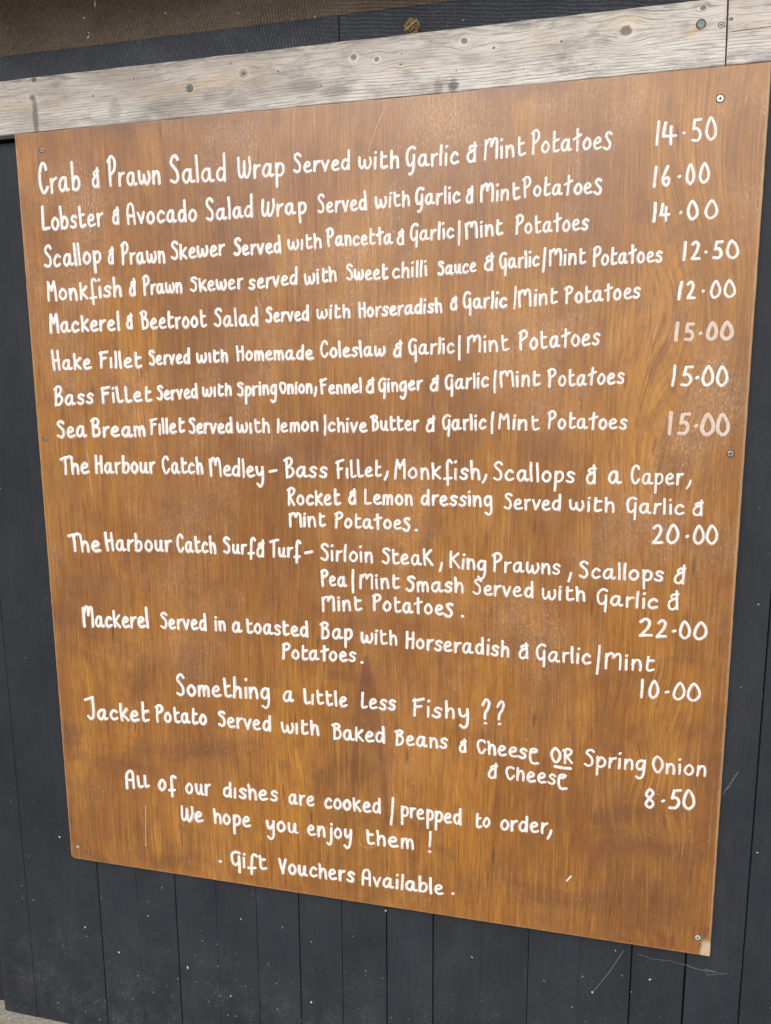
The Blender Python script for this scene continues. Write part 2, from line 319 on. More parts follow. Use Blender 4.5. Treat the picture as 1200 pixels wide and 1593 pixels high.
# ------------------------------------------------------------------ object helpers
def link(name, bm, mats, parent=None, smooth=False):
    me = bpy.data.meshes.new(name); bm.to_mesh(me); bm.free()
    for m_ in (mats if isinstance(mats, (list, tuple)) else [mats]): me.materials.append(m_)
    if smooth:
        for f in me.polygons: f.use_smooth = True
    o = bpy.data.objects.new(name, me); C.objects.link(o)
    if parent: o.parent = parent
    return o
def tag(o, label=None, cat=None, group=None, kind=None):
    for k, v in (("label", label), ("category", cat), ("group", group), ("kind", kind)):
        if v: o[k] = v
    return o
def empty(name, loc, label, cat, group=None):
    o = bpy.data.objects.new(name, None); C.objects.link(o); o.location = loc; o.empty_display_size = 0.05
    return tag(o, label, cat, group)
def box(bm, x0, x1, y0, y1, z0, z1, bev=0.0, mi=0):
    vs_ = [bm.verts.new((x, y, z)) for x in (x0, x1) for y in (y0, y1) for z in (z0, z1)]
    fs = [bm.faces.new([vs_[i] for i in q]) for q in ((0, 1, 3, 2), (4, 6, 7, 5), (0, 4, 5, 1), (2, 3, 7, 6), (0, 2, 6, 4), (1, 5, 7, 3))]
    for f in fs: f.material_index = mi
    if bev:
        ed = list({e for f in fs for e in f.edges})
        r = bmesh.ops.bevel(bm, geom=ed, offset=bev, segments=2, profile=0.6, affect='EDGES')
        for f in r['faces']: f.material_index = mi
    return fs

# ------------------------------------------------------------------ the setting: ground and wall
bm = bmesh.new(); bmesh.ops.create_grid(bm, x_segments=2, y_segments=2, size=60.0)
g = link("ground", bm, M['ground']); tag(g, "pale rough concrete ground at the foot of the dark wall", "ground", kind="structure")

# tongue-and-groove plank wall: one mesh, boards of about 88 mm separated by alternating open and painted-shut seams
SEAMS = [(-0.1310, 1), (-0.0420, 0), (0.0452, 2), (0.1335, 0), (0.2212, 2), (0.3097, 0), (0.3955, 1), (0.4838, 2), (0.5702, 1), (0.6580, 2),
         (0.7468, 2), (0.8356, 0), (0.9207, 1), (1.0098, 0), (1.0975, 2), (1.1858, 3), (1.2755, 2)]
x = 1.2755
for k in range(9): x += 0.0882; SEAMS.append((x, 2 if k % 2 else 1))
bm = bmesh.new(); tone = bm.faces.layers.float.new("plank_tone")
YF = 0.0180; ZT = 1.3795; ZL = -ZB + 0.002
xs_ = [(-0.2150, 2)] + SEAMS
for (xa, ka), (xb, kb) in zip(xs_[:-1], xs_[1:]):
    ga = (0.00012, 0.0004, 0.0008, 0.0014)[ka]; gb = (0.00012, 0.0004, 0.0008, 0.0014)[kb]; ba = (0.0002, 0.0004, 0.0008, 0.0008)[ka]; bb = (0.0002, 0.0004, 0.0008, 0.0008)[kb]
    dy = random.uniform(-0.0004, 0.0004); tv = random.uniform(0.90, 1.12)
    pr = [(xa + ga, YF + 0.018), (xa + ga, YF + ba * 1.5 + dy), (xa + ga + ba, YF + dy)]
    nseg = 4
    for i in range(1, nseg): pr.append((xa + (xb - xa) * i / nseg, YF + dy + random.uniform(-0.00025, 0.00025)))
    pr += [(xb - gb - bb, YF + dy), (xb - gb, YF + bb * 1.5 + dy), (xb - gb, YF + 0.018)]
    zs = [ZL + random.uniform(-0.002, 0.003)] + [ZL + (ZT - ZL) * i / 8 for i in range(1, 8)] + [ZT + random.uniform(-0.0006, 0.0006)]
    grid = [[bm.verts.new((px, py, z)) for (px, py) in pr] for z in zs]
    for i in range(len(zs) - 1):
        for j in range(len(pr) - 1):
            f = bm.faces.new((grid[i][j], grid[i][j + 1], grid[i + 1][j + 1], grid[i + 1][j])); f[tone] = tv
    for row, fl in ((grid[0], False), (grid[-1], True)):
        f = bm.faces.new(row if fl else row[::-1]); f[tone] = tv
for f in box(bm, -0.2130, SEAMS[-1][0], YF + 0.0185, YF + 0.020, ZL + 0.004, 1.374): f.material_index = 1; f[tone] = 1.0
wall = link("plank_wall", bm, [M['planks'], M['void']])
wall.location = (0, 0, ZB)
tag(wall, "charcoal painted tongue and groove plank wall behind the wooden menu board, pale specks near its foot", "wall")
# chips and splashes stuck on it (countless): one part
bm = bmesh.new()
SPECK = [(0.0834, -0.2147, 3.2), (0.2399, -0.2209, 4.6), (0.1563, -0.1177, 2.2), (0.0065, -0.1702, 2.2), (0.5049, -0.2467, 2.8), (0.4492, -0.0926, 2.0),
         (0.6565, -0.0217, 3.0), (0.8195, -0.0893, 2.2), (1.0342, -0.1194, 2.6), (1.1295, -0.0751, 2.8), (1.2845, 0.189, 1.8), (-0.0379, 0.0301, 2.6),
         (0.276, -0.1531, 1.8), (0.3619, -0.0896, 2.0), (1.0700, -0.0300, 1.8), (0.3330, -0.2680, 2.4)]
for _ in range(60):
    zz = ZL + 0.02 + (random.random() ** 1.6) * 0.42
    SPECK.append((random.uniform(-0.19, 1.45), zz, random.choice((0.4, 0.5, 0.6, 0.8, 1.1))))
for (u, v, r) in SPECK:
    r *= 0.001; a0 = random.random() * 6.28; asp = random.uniform(0.35, 0.9)
    c0 = bm.verts.new((u, YF - 0.0014 - 0.2 * r, v)); ring = []
    for k in range(8):
        a = k * math.pi / 4; rr = r * random.uniform(0.7, 1.15)
        px, pz = math.cos(a) * rr, math.sin(a) * rr * asp
        ring.append(bm.verts.new((u + px * math.cos(a0) - pz * math.sin(a0), YF - 0.0002, v + px * math.sin(a0) + pz * math.cos(a0))))
    for k in range(8): bm.faces.new((c0, ring[k], ring[(k + 1) % 8]))
bmesh.ops.recalc_face_normals(bm, faces=bm.faces)
fl = link("dirt_fleck", bm, M['fleck'], wall); tag(fl, kind="stuff")
# inner wall behind the gaps, coloured near black for the shade in them
bm = bmesh.new(); box(bm, -1.2, 2.4, 0.0425, 0.075, 0.0, 2.6)
bk = link("backing_wall", bm, M['void']); tag(bk, "backing wall coloured near black as shade, seen only through the narrow gap above the planks", "wall")

# fascia of rough sawn boards above the batten
for nm, x0, x1, z0, z1, y0, m_, lab in [
    ("fascia_board", -0.60, 0.5893, 1.4100, 1.5235, 0.0200, M['dark'], "dark grey rough sawn fascia board above the batten, left of the butt joint"),
    ("fascia_board", 0.5909, 1.90, 1.4100, 1.5235, 0.0203, M['dark'], "dark grey sawn fascia board above the batten, right of the joint, behind a brown clump")]:
    bm = bmesh.new(); box(bm, x0, x1, y0, y0 + 0.018, z0, z1, 0.0006)
    o = link(nm, bm, m_); o.location = (0, 0, ZB); tag(o, lab, "fascia board", "sawn fascia boards above the batten")
bm = bmesh.new(); box(bm, -0.60, 1.90, 0.0206, 0.040, 1.5240, 1.67, 0.0006)
o = link("sawn_board", bm, M['brown']); o.location = (0, 0, ZB)
tag(o, "brown weathered rough sawn board along the top, above the dark grey fascia", "board")
bm = bmesh.new()
for (u, v, r, asp, rot) in [(.1614, 1.588, .0016, 4.2, 1.57), (.1396, 1.569, .0014, 1.6, .6), (.1447, 1.5383, .0013, 2.4, 1.2), (.1462, 1.5445, .0012, 1.2, .2), (.2909, 1.5594, .0012, 1.5, 1.), (.5504, 1.5255, .0009, 2.6, 1.2), (.2050, 1.600, .0008, 1.4, .5), (.6050, 1.560, .0009, 1.8, .4), (.4200, 1.545, .0008, 2.0, 1.4)]:
    c0 = bm.verts.new((u, 0.0194, v)); ring = []
    for k in range(9):
        a = k * 2 * math.pi / 9; rr = r * random.uniform(0.75, 1.1); px, pz = math.cos(a) * rr * asp, math.sin(a) * rr
        ring.append(bm.verts.new((u + px * math.cos(rot) - pz * math.sin(rot), 0.0204, v + px * math.sin(rot) + pz * math.cos(rot))))
    for k in range(9): bm.faces.new((c0, ring[k], ring[(k + 1) % 9]))
bmesh.ops.recalc_face_normals(bm, faces=bm.faces)
tag(link("dirt_fleck", bm, M['fleck'], o), kind="stuff")
# eave that shades the very top
bm = bmesh.new(); box(bm, -0.60, 1.90, -0.17, 0.045, 1.6715, 1.692, 0.002)
o = link("eave_board", bm, M['brown']); o.location = (0, 0, ZB); tag(o, "brown sawn eave board jutting out over the top of the wall", "eave")

# ------------------------------------------------------------------ weathered timber battens
def rough_beam(bm, x0, x1, y0, y1, z0, z1, ends=(0.0, 0.0)):
    n = max(8, int((x1 - x0) / 0.008)); rows = []
    for i in range(n + 1):
        t = i / n; px = x0 + (x1 - x0) * t
        w1 = noise.noise((px * 22, 1.3, 0)) * 0.0007 + noise.noise((px * 110, 5.3, 0)) * 0.0003; w2 = noise.noise((px * 18, 8.1, 2)) * 0.0008 + noise.noise((px * 120, 2.2, 0)) * 0.0004
        ring = []
        for (py, pz) in ((y1, z0), (y0 + 0.0012, z0 + w1 * 0.4), (y0, z0 + 0.0012 + w1 * 0.4), (y0 + noise.noise((px * 9, 0, 4)) * 0.0003, (z0 + z1) / 2), (y0, z1 - 0.0014 + w2), (y0 + 0.0014, z1 + w2), (y1, z1)):
            e = 0.0
            if i == 0: e = ends[0] * (pz - z0) / (z1 - z0) + noise.noise((pz * 300, 3, 3)) * 0.0006
            if i == n: e = ends[1] * (pz - z0) / (z1 - z0) + noise.noise((pz * 300, 7, 1)) * 0.0006
            ring.append(bm.verts.new((px + e, py, pz)))
        rows.append(ring)
    for a, b in zip(rows[:-1], rows[1:]):
        for j in range(7): bm.faces.new((a[j], b[j], b[(j + 1) % 7], a[(j + 1) % 7]))
    bm.faces.new(rows[0]); bm.faces.new(rows[-1][::-1])
    bmesh.ops.recalc_face_normals(bm, faces=bm.faces)
def screw_head(name, parent, u, v, y, r, metal, rot=0.3, cross=True, proud=0.0006):
    bm = bmesh.new(); n = 20
    prof = [(0.30, 0.75), (0.62, 1.0), (0.86, 0.85), (1.0, 0.1), (1.0, -0.6)]
    prev = None; c0 = bm.verts.new((u, y - proud * 0.55, v))
    for (fr, fh) in prof:
        ring = [bm.verts.new((u + math.cos(k * 2 * math.pi / n) * r * fr, y - proud * fh, v + math.sin(k * 2 * math.pi / n) * r * fr)) for k in range(n)]
        for k in range(n):
            if prev is None: bm.faces.new((c0, ring[k], ring[(k + 1) % n]))
            else: bm.faces.new((prev[k], ring[k], ring[(k + 1) % n], prev[(k + 1) % n]))
        prev = ring
    # flat black ring, the countersink's shadow put into colour
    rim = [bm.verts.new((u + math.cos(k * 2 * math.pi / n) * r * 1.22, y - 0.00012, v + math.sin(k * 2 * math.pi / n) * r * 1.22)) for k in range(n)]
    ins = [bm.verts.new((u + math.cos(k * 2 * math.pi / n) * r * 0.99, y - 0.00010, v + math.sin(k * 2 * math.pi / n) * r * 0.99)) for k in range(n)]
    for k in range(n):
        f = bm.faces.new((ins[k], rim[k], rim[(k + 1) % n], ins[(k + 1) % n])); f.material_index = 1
    if cross:
        L_, w_ = r * 0.56, r * 0.13
        for q in (0, 1):
            a = rot + q * math.pi / 2; ca, sa = math.cos(a), math.sin(a); dep = y - proud * 1.16 - 0.00003 * q
            pts = [(-L_, -w_ * .4), (-L_ * .3, -w_), (L_ * .3, -w_), (L_, -w_ * .4), (L_, w_ * .4), (L_ * .3, w_), (-L_ * .3, w_), (-L_, w_ * .4)]
            f = bm.faces.new([bm.verts.new((u + px * ca - pz * sa, dep, v + px * sa + pz * ca)) for (px, pz) in pts]); f.material_index = 1
    bmesh.ops.recalc_face_normals(bm, faces=bm.faces)
    return link(name, bm, [metal, M['black']], parent)
YT = 0.0009
bat = empty("timber_batten", (0.3, 0.02, ZB + 1.3883), "long weathered grey timber batten above the menu board, round knots and two screws in it", "timber batten", "weathered battens above the menu board")
bm = bmesh.new(); rough_beam(bm, -0.70 - 0.3, 1.1586 - 0.3, YT - 0.02, 0.0195 - 0.02, 0, 0.0885, (0, -0.0018))
def tim(parent, bm, ox, shift):
    for vtx in bm.verts: vtx.co += Vector((ox, 0.02, 1.3883))
    o_ = link("beam", bm, M['timber'], parent); o_.location = (-ox, -0.02, -1.3883); o_["grain_shift"] = shift; return o_
tim(bat, bm, 0.3, 0.0)
for (u, v, r, mt, cr) in [(0.3388, 1.4330, 0.0048, 'green', True), (1.1246, 1.4453, 0.0056, 'green', False), (1.1512, 1.4416, 0.0036, 'dull', True)]:
    s_ = screw_head("screw", bat, u - 0.3, v - 1.3883, YT - 0.02, r, M[mt], random.uniform(0, 1.5), cr)
bat2 = empty("timber_batten", (1.6, 0.02, ZB + 1.3883), "short weathered grey timber batten piece right of the dark joint, split along its grain", "timber batten", "weathered battens above the menu board")
bm = bmesh.new(); rough_beam(bm, 1.1612 - 1.6, 0.55, YT - 0.0203, 0.0193 - 0.02, 0.0003, 0.0889, (-0.0016, 0))
tim(bat2, bm, 1.6, 7.3)
# a long split in the short piece
bm = bmesh.new(); pts = [(1.166 + i * 0.012, 1.4315 + 0.004 * i / 12 + noise.noise((i * 0.7, 0, 0)) * 0.0005) for i in range(24)]
up_ = [bm.verts.new((u - 1.6, YT - 0.0203 - 0.00015, v - 1.3883 + 0.0004)) for (u, v) in pts]; dn_ = [bm.verts.new((u - 1.6, YT - 0.0203 - 0.00015, v - 1.3883 - 0.0003)) for (u, v) in pts]
for i in range(len(pts) - 1): bm.faces.new((dn_[i], dn_[i + 1], up_[i + 1], up_[i]))
link("split", bm, M['black'], bat2)

# ------------------------------------------------------------------ the menu board
TH = 0.012; BW, BH = 1.22, 1.3880
board = empty("menu_board", (0, 0.012, ZB), "tall varnished plywood menu board screwed to a dark plank wall, hand painted in white", "menu board")
bm = bmesh.new(); poly = []
def corner(cx, cz, r, a0):
    for k in range(6):
        a = a0 + k * math.pi / 10; poly.append((cx + math.cos(a) * r, cz + math.sin(a) * r))
corner(0.0085, 0.0085, 0.0085, math.pi); corner(BW - 0.002, 0.002, 0.002, 1.5 * math.pi); corner(BW - 0.002, BH - 0.002, 0.002, 0); corner(0.0015, BH - 0.0015, 0.0015, math.pi / 2)
# roughen the long edges a little
full = []
for i, a in enumerate(poly):
    b = poly[(i + 1) % len(poly)]; d = math.hypot(b[0] - a[0], b[1] - a[1]); n = max(1, int(d / 0.012))
    for k in range(n):
        t = k / n; px, pz = a[0] + (b[0] - a[0]) * t, a[1] + (b[1] - a[1]) * t
        j = noise.noise((px * 60, pz * 60, 4.0)) * 0.0006 if (n > 1 and k) else 0
        full.append((px + (j if abs(b[0] - a[0]) < 1e-3 else 0), pz + (j if abs(b[1] - a[1]) < 1e-3 else 0)))
ctr = (BW / 2, BH / 2)
def ringv(ins, y):
    out = []
    for (px, pz) in full:
        qx = px + ins * (1 if px < 0.02 else -1 if px > BW - 0.02 else 0); qz = pz + ins * (1 if pz < 0.02 else -1 if pz > BH - 0.02 else 0)
        out.append(bm.verts.new((qx, y, qz)))
    return out
r0, r1, r2, r3 = ringv(0, 0), ringv(0, -TH + 0.0016), ringv(0.0006, -TH + 0.0004), ringv(0.0018, -TH)
n = len(full)
for A_, B_, mi in ((r0, r1, 1), (r1, r2, 0), (r2, r3, 0)):
    for k in range(n):
        f = bm.faces.new((A_[k], A_[(k + 1) % n], B_[(k + 1) % n], B_[k])); f.material_index = mi
bm.faces.new(r3); bm.faces.new(r0[::-1])
bmesh.ops.recalc_face_normals(bm, faces=bm.faces)
link("panel", bm, [M['board'], M['edge']], board)
for (u, v, mt, r) in [(0.0530, 1.3583, 'dull', 0.0043), (1.1555, 1.3454, 'zinc', 0.0050), (0.0145, 0.8550, 'dull', 0.0036), (1.2000, 0.8437, 'dull', 0.0048), (0.0171, 0.0269, 'zinc', 0.0036), (1.1990, 0.0323, 'zinc', 0.0046)]:
    screw_head("screw", board, u, v, -TH, r, M[mt], random.uniform(0.0, 1.5), True, 0.0004)

# ---- brush lettering: (text, start u, start v, end u, end v, x-height, capital height, size of a brush unit), millimetres on the board
WRITING = [
 ('t', [
   ('Crab', 41.2, 1284.6, 124.9, 1285.8, 26.4, 52.7, 1.3),
 ]),
 ('t', [
   ('&', 146.6, 1288.7, 162.2, 1288.7, 20.9, 34.4, 1.25),
 ]),
 ('t', [
   ('Prawn', 177.8, 1288.8, 279.1, 1286.5, 23.7, 51.3, 1.24),
 ]),
 ('t', [
   ('Salad', 294.6, 1285.5, 398.8, 1282.8, 24.2, 47.3, 1.19),
 ]),
 ('t', [
   ('Wrap', 417.2, 1284.6, 501.5, 1284.1, 22.8, 36.5, 1.14), ('Served', 513.8, 1288.2, 612.1, 1286.4, 18.4, 32.0, 1.1), ('with', 623.8, 1285.6, 691.6, 1283.8, 20.0, 29.5, 1.05),
   ('Ĝarlic', 700.8, 1283.2, 784.7, 1283.0, 19.7, 32.8, 1.02), ('&', 796.5, 1285.0, 812.3, 1284.8, 18.5, 30.5, 0.99), ('µint', 822.1, 1286.0, 885.8, 1287.9, 19.3, 32.0, 0.98),
   ('Pota†oe$', 893.4, 1289.2, 1010.4, 1289.6, 18.9, 36.7, 0.95),
 ]),
 ('t', [
   ('Lobster', 40.8, 1222.9, 165.7, 1225.0, 23.5, 42.7, 1.3),
 ]),
 ('t', [
   ('&', 182.1, 1226.3, 197.0, 1225.5, 19.0, 30.5, 1.24), ('Avocado', 209.4, 1224.8, 343.6, 1222.9, 21.8, 37.3, 1.23),
 ]),
 ('t', [
   ('Salad', 357.7, 1222.1, 444.5, 1224.5, 20.3, 38.5, 1.17), ('Wrap', 457.0, 1222.9, 537.5, 1224.4, 20.0, 29.9, 1.13),
 ]),
 ('t', [
   ('Served', 553.9, 1223.5, 639.0, 1224.6, 18.6, 31.3, 1.09), ('with', 650.6, 1224.9, 709.0, 1226.3, 19.3, 26.0, 1.05), ('Ĝarlic', 715.2, 1226.0, 788.2, 1226.5, 18.1, 28.5, 1.03),
   ('&', 795.2, 1225.1, 808.1, 1225.3, 17.0, 26.4, 1.0), ('µint', 817.1, 1224.8, 878.6, 1226.7, 17.7, 28.9, 0.99), ('Pota†oe$', 882.4, 1228.3, 999.1, 1227.6, 17.4, 32.0, 0.96),
 ]),
 ('t', [
   ('Scallop', 39.0, 1159.2, 157.3, 1163.1, 22.9, 41.3, 1.32), ('&', 168.5, 1160.4, 181.8, 1161.0, 19.4, 31.1, 1.26), ('Prawn', 194.8, 1158.3, 280.1, 1158.9, 21.3, 40.3, 1.25),
   ('Skewer', 288.8, 1161.8, 391.4, 1165.7, 19.8, 32.3, 1.21), ('Served', 405.4, 1164.0, 492.4, 1165.3, 18.4, 30.6, 1.16), ('wıth', 501.5, 1167.9, 561.6, 1170.2, 18.1, 26.1, 1.12),
   ('Pancet†a', 569.3, 1171.8, 680.7, 1169.6, 17.8, 30.6, 1.09), ('&', 686.0, 1168.3, 699.6, 1168.7, 16.6, 25.4, 1.05), ('Garlic', 706.9, 1172.2, 778.6, 1174.5, 17.4, 28.9, 1.04),
   ('|', 783.8, 1163.7, 789.8, 1164.4, 19.2, 38.3, 1.01), ('µint', 794.8, 1171.8, 854.3, 1175.5, 19.0, 26.6, 1.0),
 ]),
 ('t', [
   ('Pota†oes', 871.9, 1174.7, 982.4, 1176.5, 17.7, 30.7, 0.97),
 ]),
 ('t', [
   ('Monkfish', 40.5, 1101.2, 192.4, 1105.2, 22.0, 37.4, 1.32), ('&', 206.3, 1105.8, 220.2, 1106.4, 19.5, 30.3, 1.25), ('Prawn', 232.6, 1106.0, 310.1, 1107.7, 19.3, 35.3, 1.24),
   ('Skewer', 322.2, 1108.4, 421.8, 1110.3, 18.9, 26.3, 1.2), ('served', 431.0, 1107.8, 519.2, 1114.1, 18.6, 29.9, 1.16), ('with', 529.2, 1111.6, 586.9, 1116.7, 19.3, 26.4, 1.12),
 ]),
 ('t', [
   ('Sweet', 601.1, 1116.2, 672.0, 1116.5, 18.0, 28.0, 1.09), ('chilli', 677.3, 1116.3, 737.0, 1119.0, 17.8, 27.6, 1.06),
 ]),
 ('t', [
   ('Sauce', 751.4, 1118.4, 814.4, 1121.8, 16.5, 23.3, 1.03), ('&', 825.4, 1123.3, 841.4, 1123.6, 17.3, 27.9, 1.0), ('Garlic', 848.3, 1124.3, 910.9, 1126.5, 17.2, 26.7, 0.99),
   ('/', 914.0, 1117.9, 921.7, 1118.5, 19.0, 36.9, 0.97), ('µint', 923.4, 1127.0, 979.5, 1127.4, 17.8, 26.3, 0.96), ('Pota†oes', 988.1, 1123.4, 1089.0, 1125.6, 17.5, 30.4, 0.94),
 ]),
 ('t', [
   ('Mackerel', 40.9, 1045.8, 185.9, 1047.0, 21.2, 36.8, 1.33), ('&', 197.4, 1049.0, 211.4, 1049.8, 18.7, 28.6, 1.26), ('Beetroot', 225.2, 1048.3, 351.8, 1048.6, 20.6, 33.6, 1.25),
   ('Salad', 363.8, 1049.4, 447.5, 1048.5, 20.2, 32.9, 1.19), ('Served', 459.2, 1053.5, 537.9, 1055.6, 17.7, 27.1, 1.15), ('with', 549.2, 1056.4, 609.0, 1057.9, 17.5, 24.6, 1.12),
   ('Horseradish', 621.0, 1057.6, 761.0, 1061.8, 17.1, 26.1, 1.09), ('&', 772.3, 1064.5, 784.7, 1065.1, 16.8, 23.7, 1.03), ('Garlic', 792.8, 1065.9, 862.3, 1066.8, 17.6, 28.3, 1.02),
   ('|', 871.3, 1063.6, 877.2, 1064.4, 18.4, 35.8, 0.99), ('µint', 879.1, 1066.3, 939.4, 1070.2, 19.2, 27.9, 0.99), ('Pota†oes', 949.1, 1069.0, 1060.6, 1074.0, 17.9, 28.3, 0.96),
 ]),
 ('t', [
   ('Hake', 40.4, 979.3, 122.9, 980.7, 20.6, 37.6, 1.34),
 ]),
 ('t', [
   ('Fıllet', 137.4, 981.7, 224.7, 981.8, 20.2, 32.5, 1.3), ('Served', 236.3, 985.0, 318.4, 988.3, 18.8, 28.7, 1.26), ('wıth', 328.2, 988.2, 389.8, 989.6, 18.5, 23.9, 1.22),
   ('Homemade', 403.0, 991.5, 543.2, 991.7, 18.1, 26.6, 1.19), ('Coleslaw', 554.6, 994.7, 667.0, 995.1, 17.6, 29.0, 1.12), ('&', 679.9, 992.8, 694.9, 994.6, 17.4, 27.6, 1.07),
   ('Garlic', 704.5, 995.5, 781.1, 998.3, 18.2, 28.3, 1.06), ('|', 785.4, 987.2, 791.6, 988.1, 19.1, 39.1, 1.03), ('µint', 798.7, 998.1, 866.5, 1000.9, 18.9, 28.8, 1.03),
 ]),
 ('t', [
   ('Pota†oes', 881.5, 1000.7, 1004.6, 1007.2, 19.4, 32.0, 0.99),
 ]),
 ('t', [
   ('Bass', 38.8, 914.2, 123.5, 919.9, 20.9, 38.2, 1.35), ('Fiłłet', 136.7, 919.9, 240.0, 922.0, 20.5, 31.8, 1.31), ('Served', 247.7, 924.3, 330.1, 928.5, 19.0, 27.9, 1.26),
   ('wıth', 336.3, 929.6, 394.6, 932.7, 18.7, 24.2, 1.22), ('Spring', 401.7, 930.5, 477.5, 934.6, 18.5, 26.1, 1.19), ('Onion', 479.8, 934.6, 540.9, 935.4, 18.2, 21.5, 1.16),
   (',', 542.0, 935.4, 548.8, 936.4, 18.1, 25.6, 1.14), ('Fennel', 553.3, 934.3, 627.2, 936.1, 16.9, 27.5, 1.13), ('&', 632.7, 935.0, 648.1, 936.0, 17.8, 27.2, 1.1),
   ('Ginger', 653.6, 936.0, 729.0, 940.8, 17.6, 24.9, 1.09), ('&', 740.7, 938.7, 755.5, 939.6, 16.4, 25.6, 1.06), ('Garlic', 764.9, 939.6, 836.2, 944.3, 18.3, 26.4, 1.05),
   ('/', 842.5, 935.1, 848.6, 936.1, 18.2, 36.2, 1.02), ('µint', 852.5, 944.2, 916.5, 945.7, 19.0, 26.9, 1.01), ('Pota†oes', 927.5, 943.7, 1042.9, 947.8, 18.6, 30.3, 0.98),
 ]),
 ('t', [
   ('Sea', 39.1, 855.2, 104.3, 859.3, 22.4, 34.1, 1.36), ('Bream', 112.2, 858.2, 223.4, 860.3, 20.9, 37.0, 1.33), ('Fıllet', 231.3, 863.9, 301.0, 867.8, 20.5, 30.7, 1.28),
   ('Served', 307.1, 865.6, 393.2, 867.4, 20.2, 30.3, 1.24), ('wıth', 399.2, 867.4, 462.5, 869.0, 19.9, 27.6, 1.2), ('lemon', 473.1, 869.1, 549.8, 872.9, 18.5, 26.1, 1.17),
   ('|', 557.6, 865.4, 563.3, 865.4, 18.4, 35.6, 1.14), ('chive', 565.7, 870.9, 635.3, 871.4, 18.2, 26.8, 1.14), ('Butter', 640.9, 873.6, 722.7, 874.1, 19.0, 27.4, 1.1),
   ('&', 733.4, 871.0, 749.4, 873.3, 17.8, 27.2, 1.07), ('Garlic', 760.0, 875.4, 833.1, 876.9, 18.6, 26.9, 1.06), ('/', 839.4, 869.8, 845.6, 869.8, 18.5, 35.9, 1.03),
   ('Mint', 850.6, 878.1, 916.4, 875.4, 18.3, 26.4, 1.02), ('Pota†oes', 928.2, 878.6, 1049.6, 878.3, 17.9, 29.8, 0.99),
 ]),
 ('t', [
   ('The', 41.5, 787.0, 104.4, 791.8, 22.8, 37.1, 1.37), ('Harbour', 115.0, 790.9, 239.9, 794.5, 22.4, 35.2, 1.34), ('Catch', 251.4, 793.6, 333.5, 795.2, 21.9, 33.4, 1.28),
   ('µedley', 344.5, 792.0, 449.2, 790.8, 21.6, 35.1, 1.24), ('-', 456.4, 792.1, 473.1, 792.4, 20.2, 33.6, 1.19),
 ]),
 ('t', [
   ('Bass', 484.9, 791.6, 564.2, 793.2, 21.1, 37.6, 1.18),
 ]),
 ('t', [
   ('Fıłłet', 579.1, 792.5, 659.1, 797.4, 18.5, 33.7, 1.14), (',', 663.6, 796.4, 672.4, 796.6, 18.4, 30.2, 1.11), ('Monkfish', 680.1, 794.6, 825.0, 795.6, 20.2, 35.0, 1.1),
   (',', 827.1, 794.6, 836.5, 794.8, 17.8, 29.3, 1.04), ('Scallops', 843.7, 795.0, 974.4, 793.7, 19.6, 33.0, 1.04),
 ]),
 ('t', [
   ('&', 990.2, 792.1, 1006.8, 793.5, 19.3, 31.5, 0.98),
 ]),
 ('t', [
   ('a', 1023.3, 793.8, 1044.5, 794.3, 21.2, 30.2, 0.97), ('Caper', 1057.0, 793.6, 1135.2, 794.4, 19.0, 30.9, 0.95), (',', 1139.0, 792.5, 1148.3, 792.8, 16.8, 27.7, 0.92),
 ]),
 ('t', [
   ('Rocket', 488.3, 743.2, 586.3, 746.2, 20.2, 33.5, 1.19), ('&', 600.1, 747.7, 614.9, 749.2, 18.8, 28.7, 1.14), ('Lemon', 627.3, 748.5, 713.0, 749.9, 19.7, 28.4, 1.13),
   ('dressing', 725.0, 750.3, 845.5, 751.8, 19.3, 28.8, 1.09),
 ]),
 ('t', [
   ('Served', 862.2, 748.0, 954.9, 748.8, 18.8, 28.2, 1.03), ('with', 965.9, 749.2, 1036.8, 748.3, 18.5, 25.7, 0.99),
 ]),
 ('t', [
   ('Garlic', 1052.3, 747.8, 1139.6, 747.6, 18.2, 27.2, 0.96), ('&', 1150.8, 746.9, 1166.5, 747.5, 17.0, 25.9, 0.93),
 ]),
 ('t', [
   ('µint', 490.7, 704.7, 559.1, 708.3, 20.4, 27.2, 1.19),
 ]),
 ('t', [
   ('Pota†oe$', 574.1, 706.6, 709.7, 708.3, 18.9, 29.9, 1.16), ('.', 715.2, 705.2, 721.8, 705.4, 18.6, 29.5, 1.1),
 ]),
 ('t', [
   ('The', 48.6, 641.4, 116.1, 643.2, 23.5, 38.3, 1.39), ('Harbour', 125.8, 646.1, 263.8, 651.0, 23.1, 37.6, 1.36), ('Catch', 272.8, 650.2, 351.8, 651.3, 22.6, 35.7, 1.29),
   ('Surf', 364.3, 651.9, 426.3, 653.5, 20.0, 32.8, 1.25), ('&', 428.5, 647.7, 444.5, 649.7, 21.0, 32.6, 1.22), ('Turf', 453.0, 650.0, 511.9, 651.6, 19.7, 33.5, 1.21),
   ('-', 517.9, 650.7, 534.5, 651.5, 20.7, 34.4, 1.19),
 ]),
 ('t', [
   ('Sirloin', 546.2, 647.5, 644.5, 648.7, 20.4, 32.9, 1.18), ('SteaK', 656.9, 647.1, 747.1, 648.1, 20.1, 30.1, 1.13), (',', 757.0, 644.1, 764.6, 644.5, 18.8, 28.7, 1.09),
   ('King', 774.4, 646.1, 837.7, 643.8, 19.7, 29.5, 1.08), ('Prawns', 846.2, 643.1, 957.1, 643.4, 19.4, 33.3, 1.05), (',', 968.4, 637.6, 975.5, 638.0, 18.1, 27.6, 1.01),
   ('Scallops', 983.5, 639.5, 1114.9, 640.2, 18.9, 30.3, 1.0),
 ]),
 ('t', [
   ('&', 1129.4, 636.8, 1146.3, 638.8, 19.6, 31.9, 0.95),
 ]),
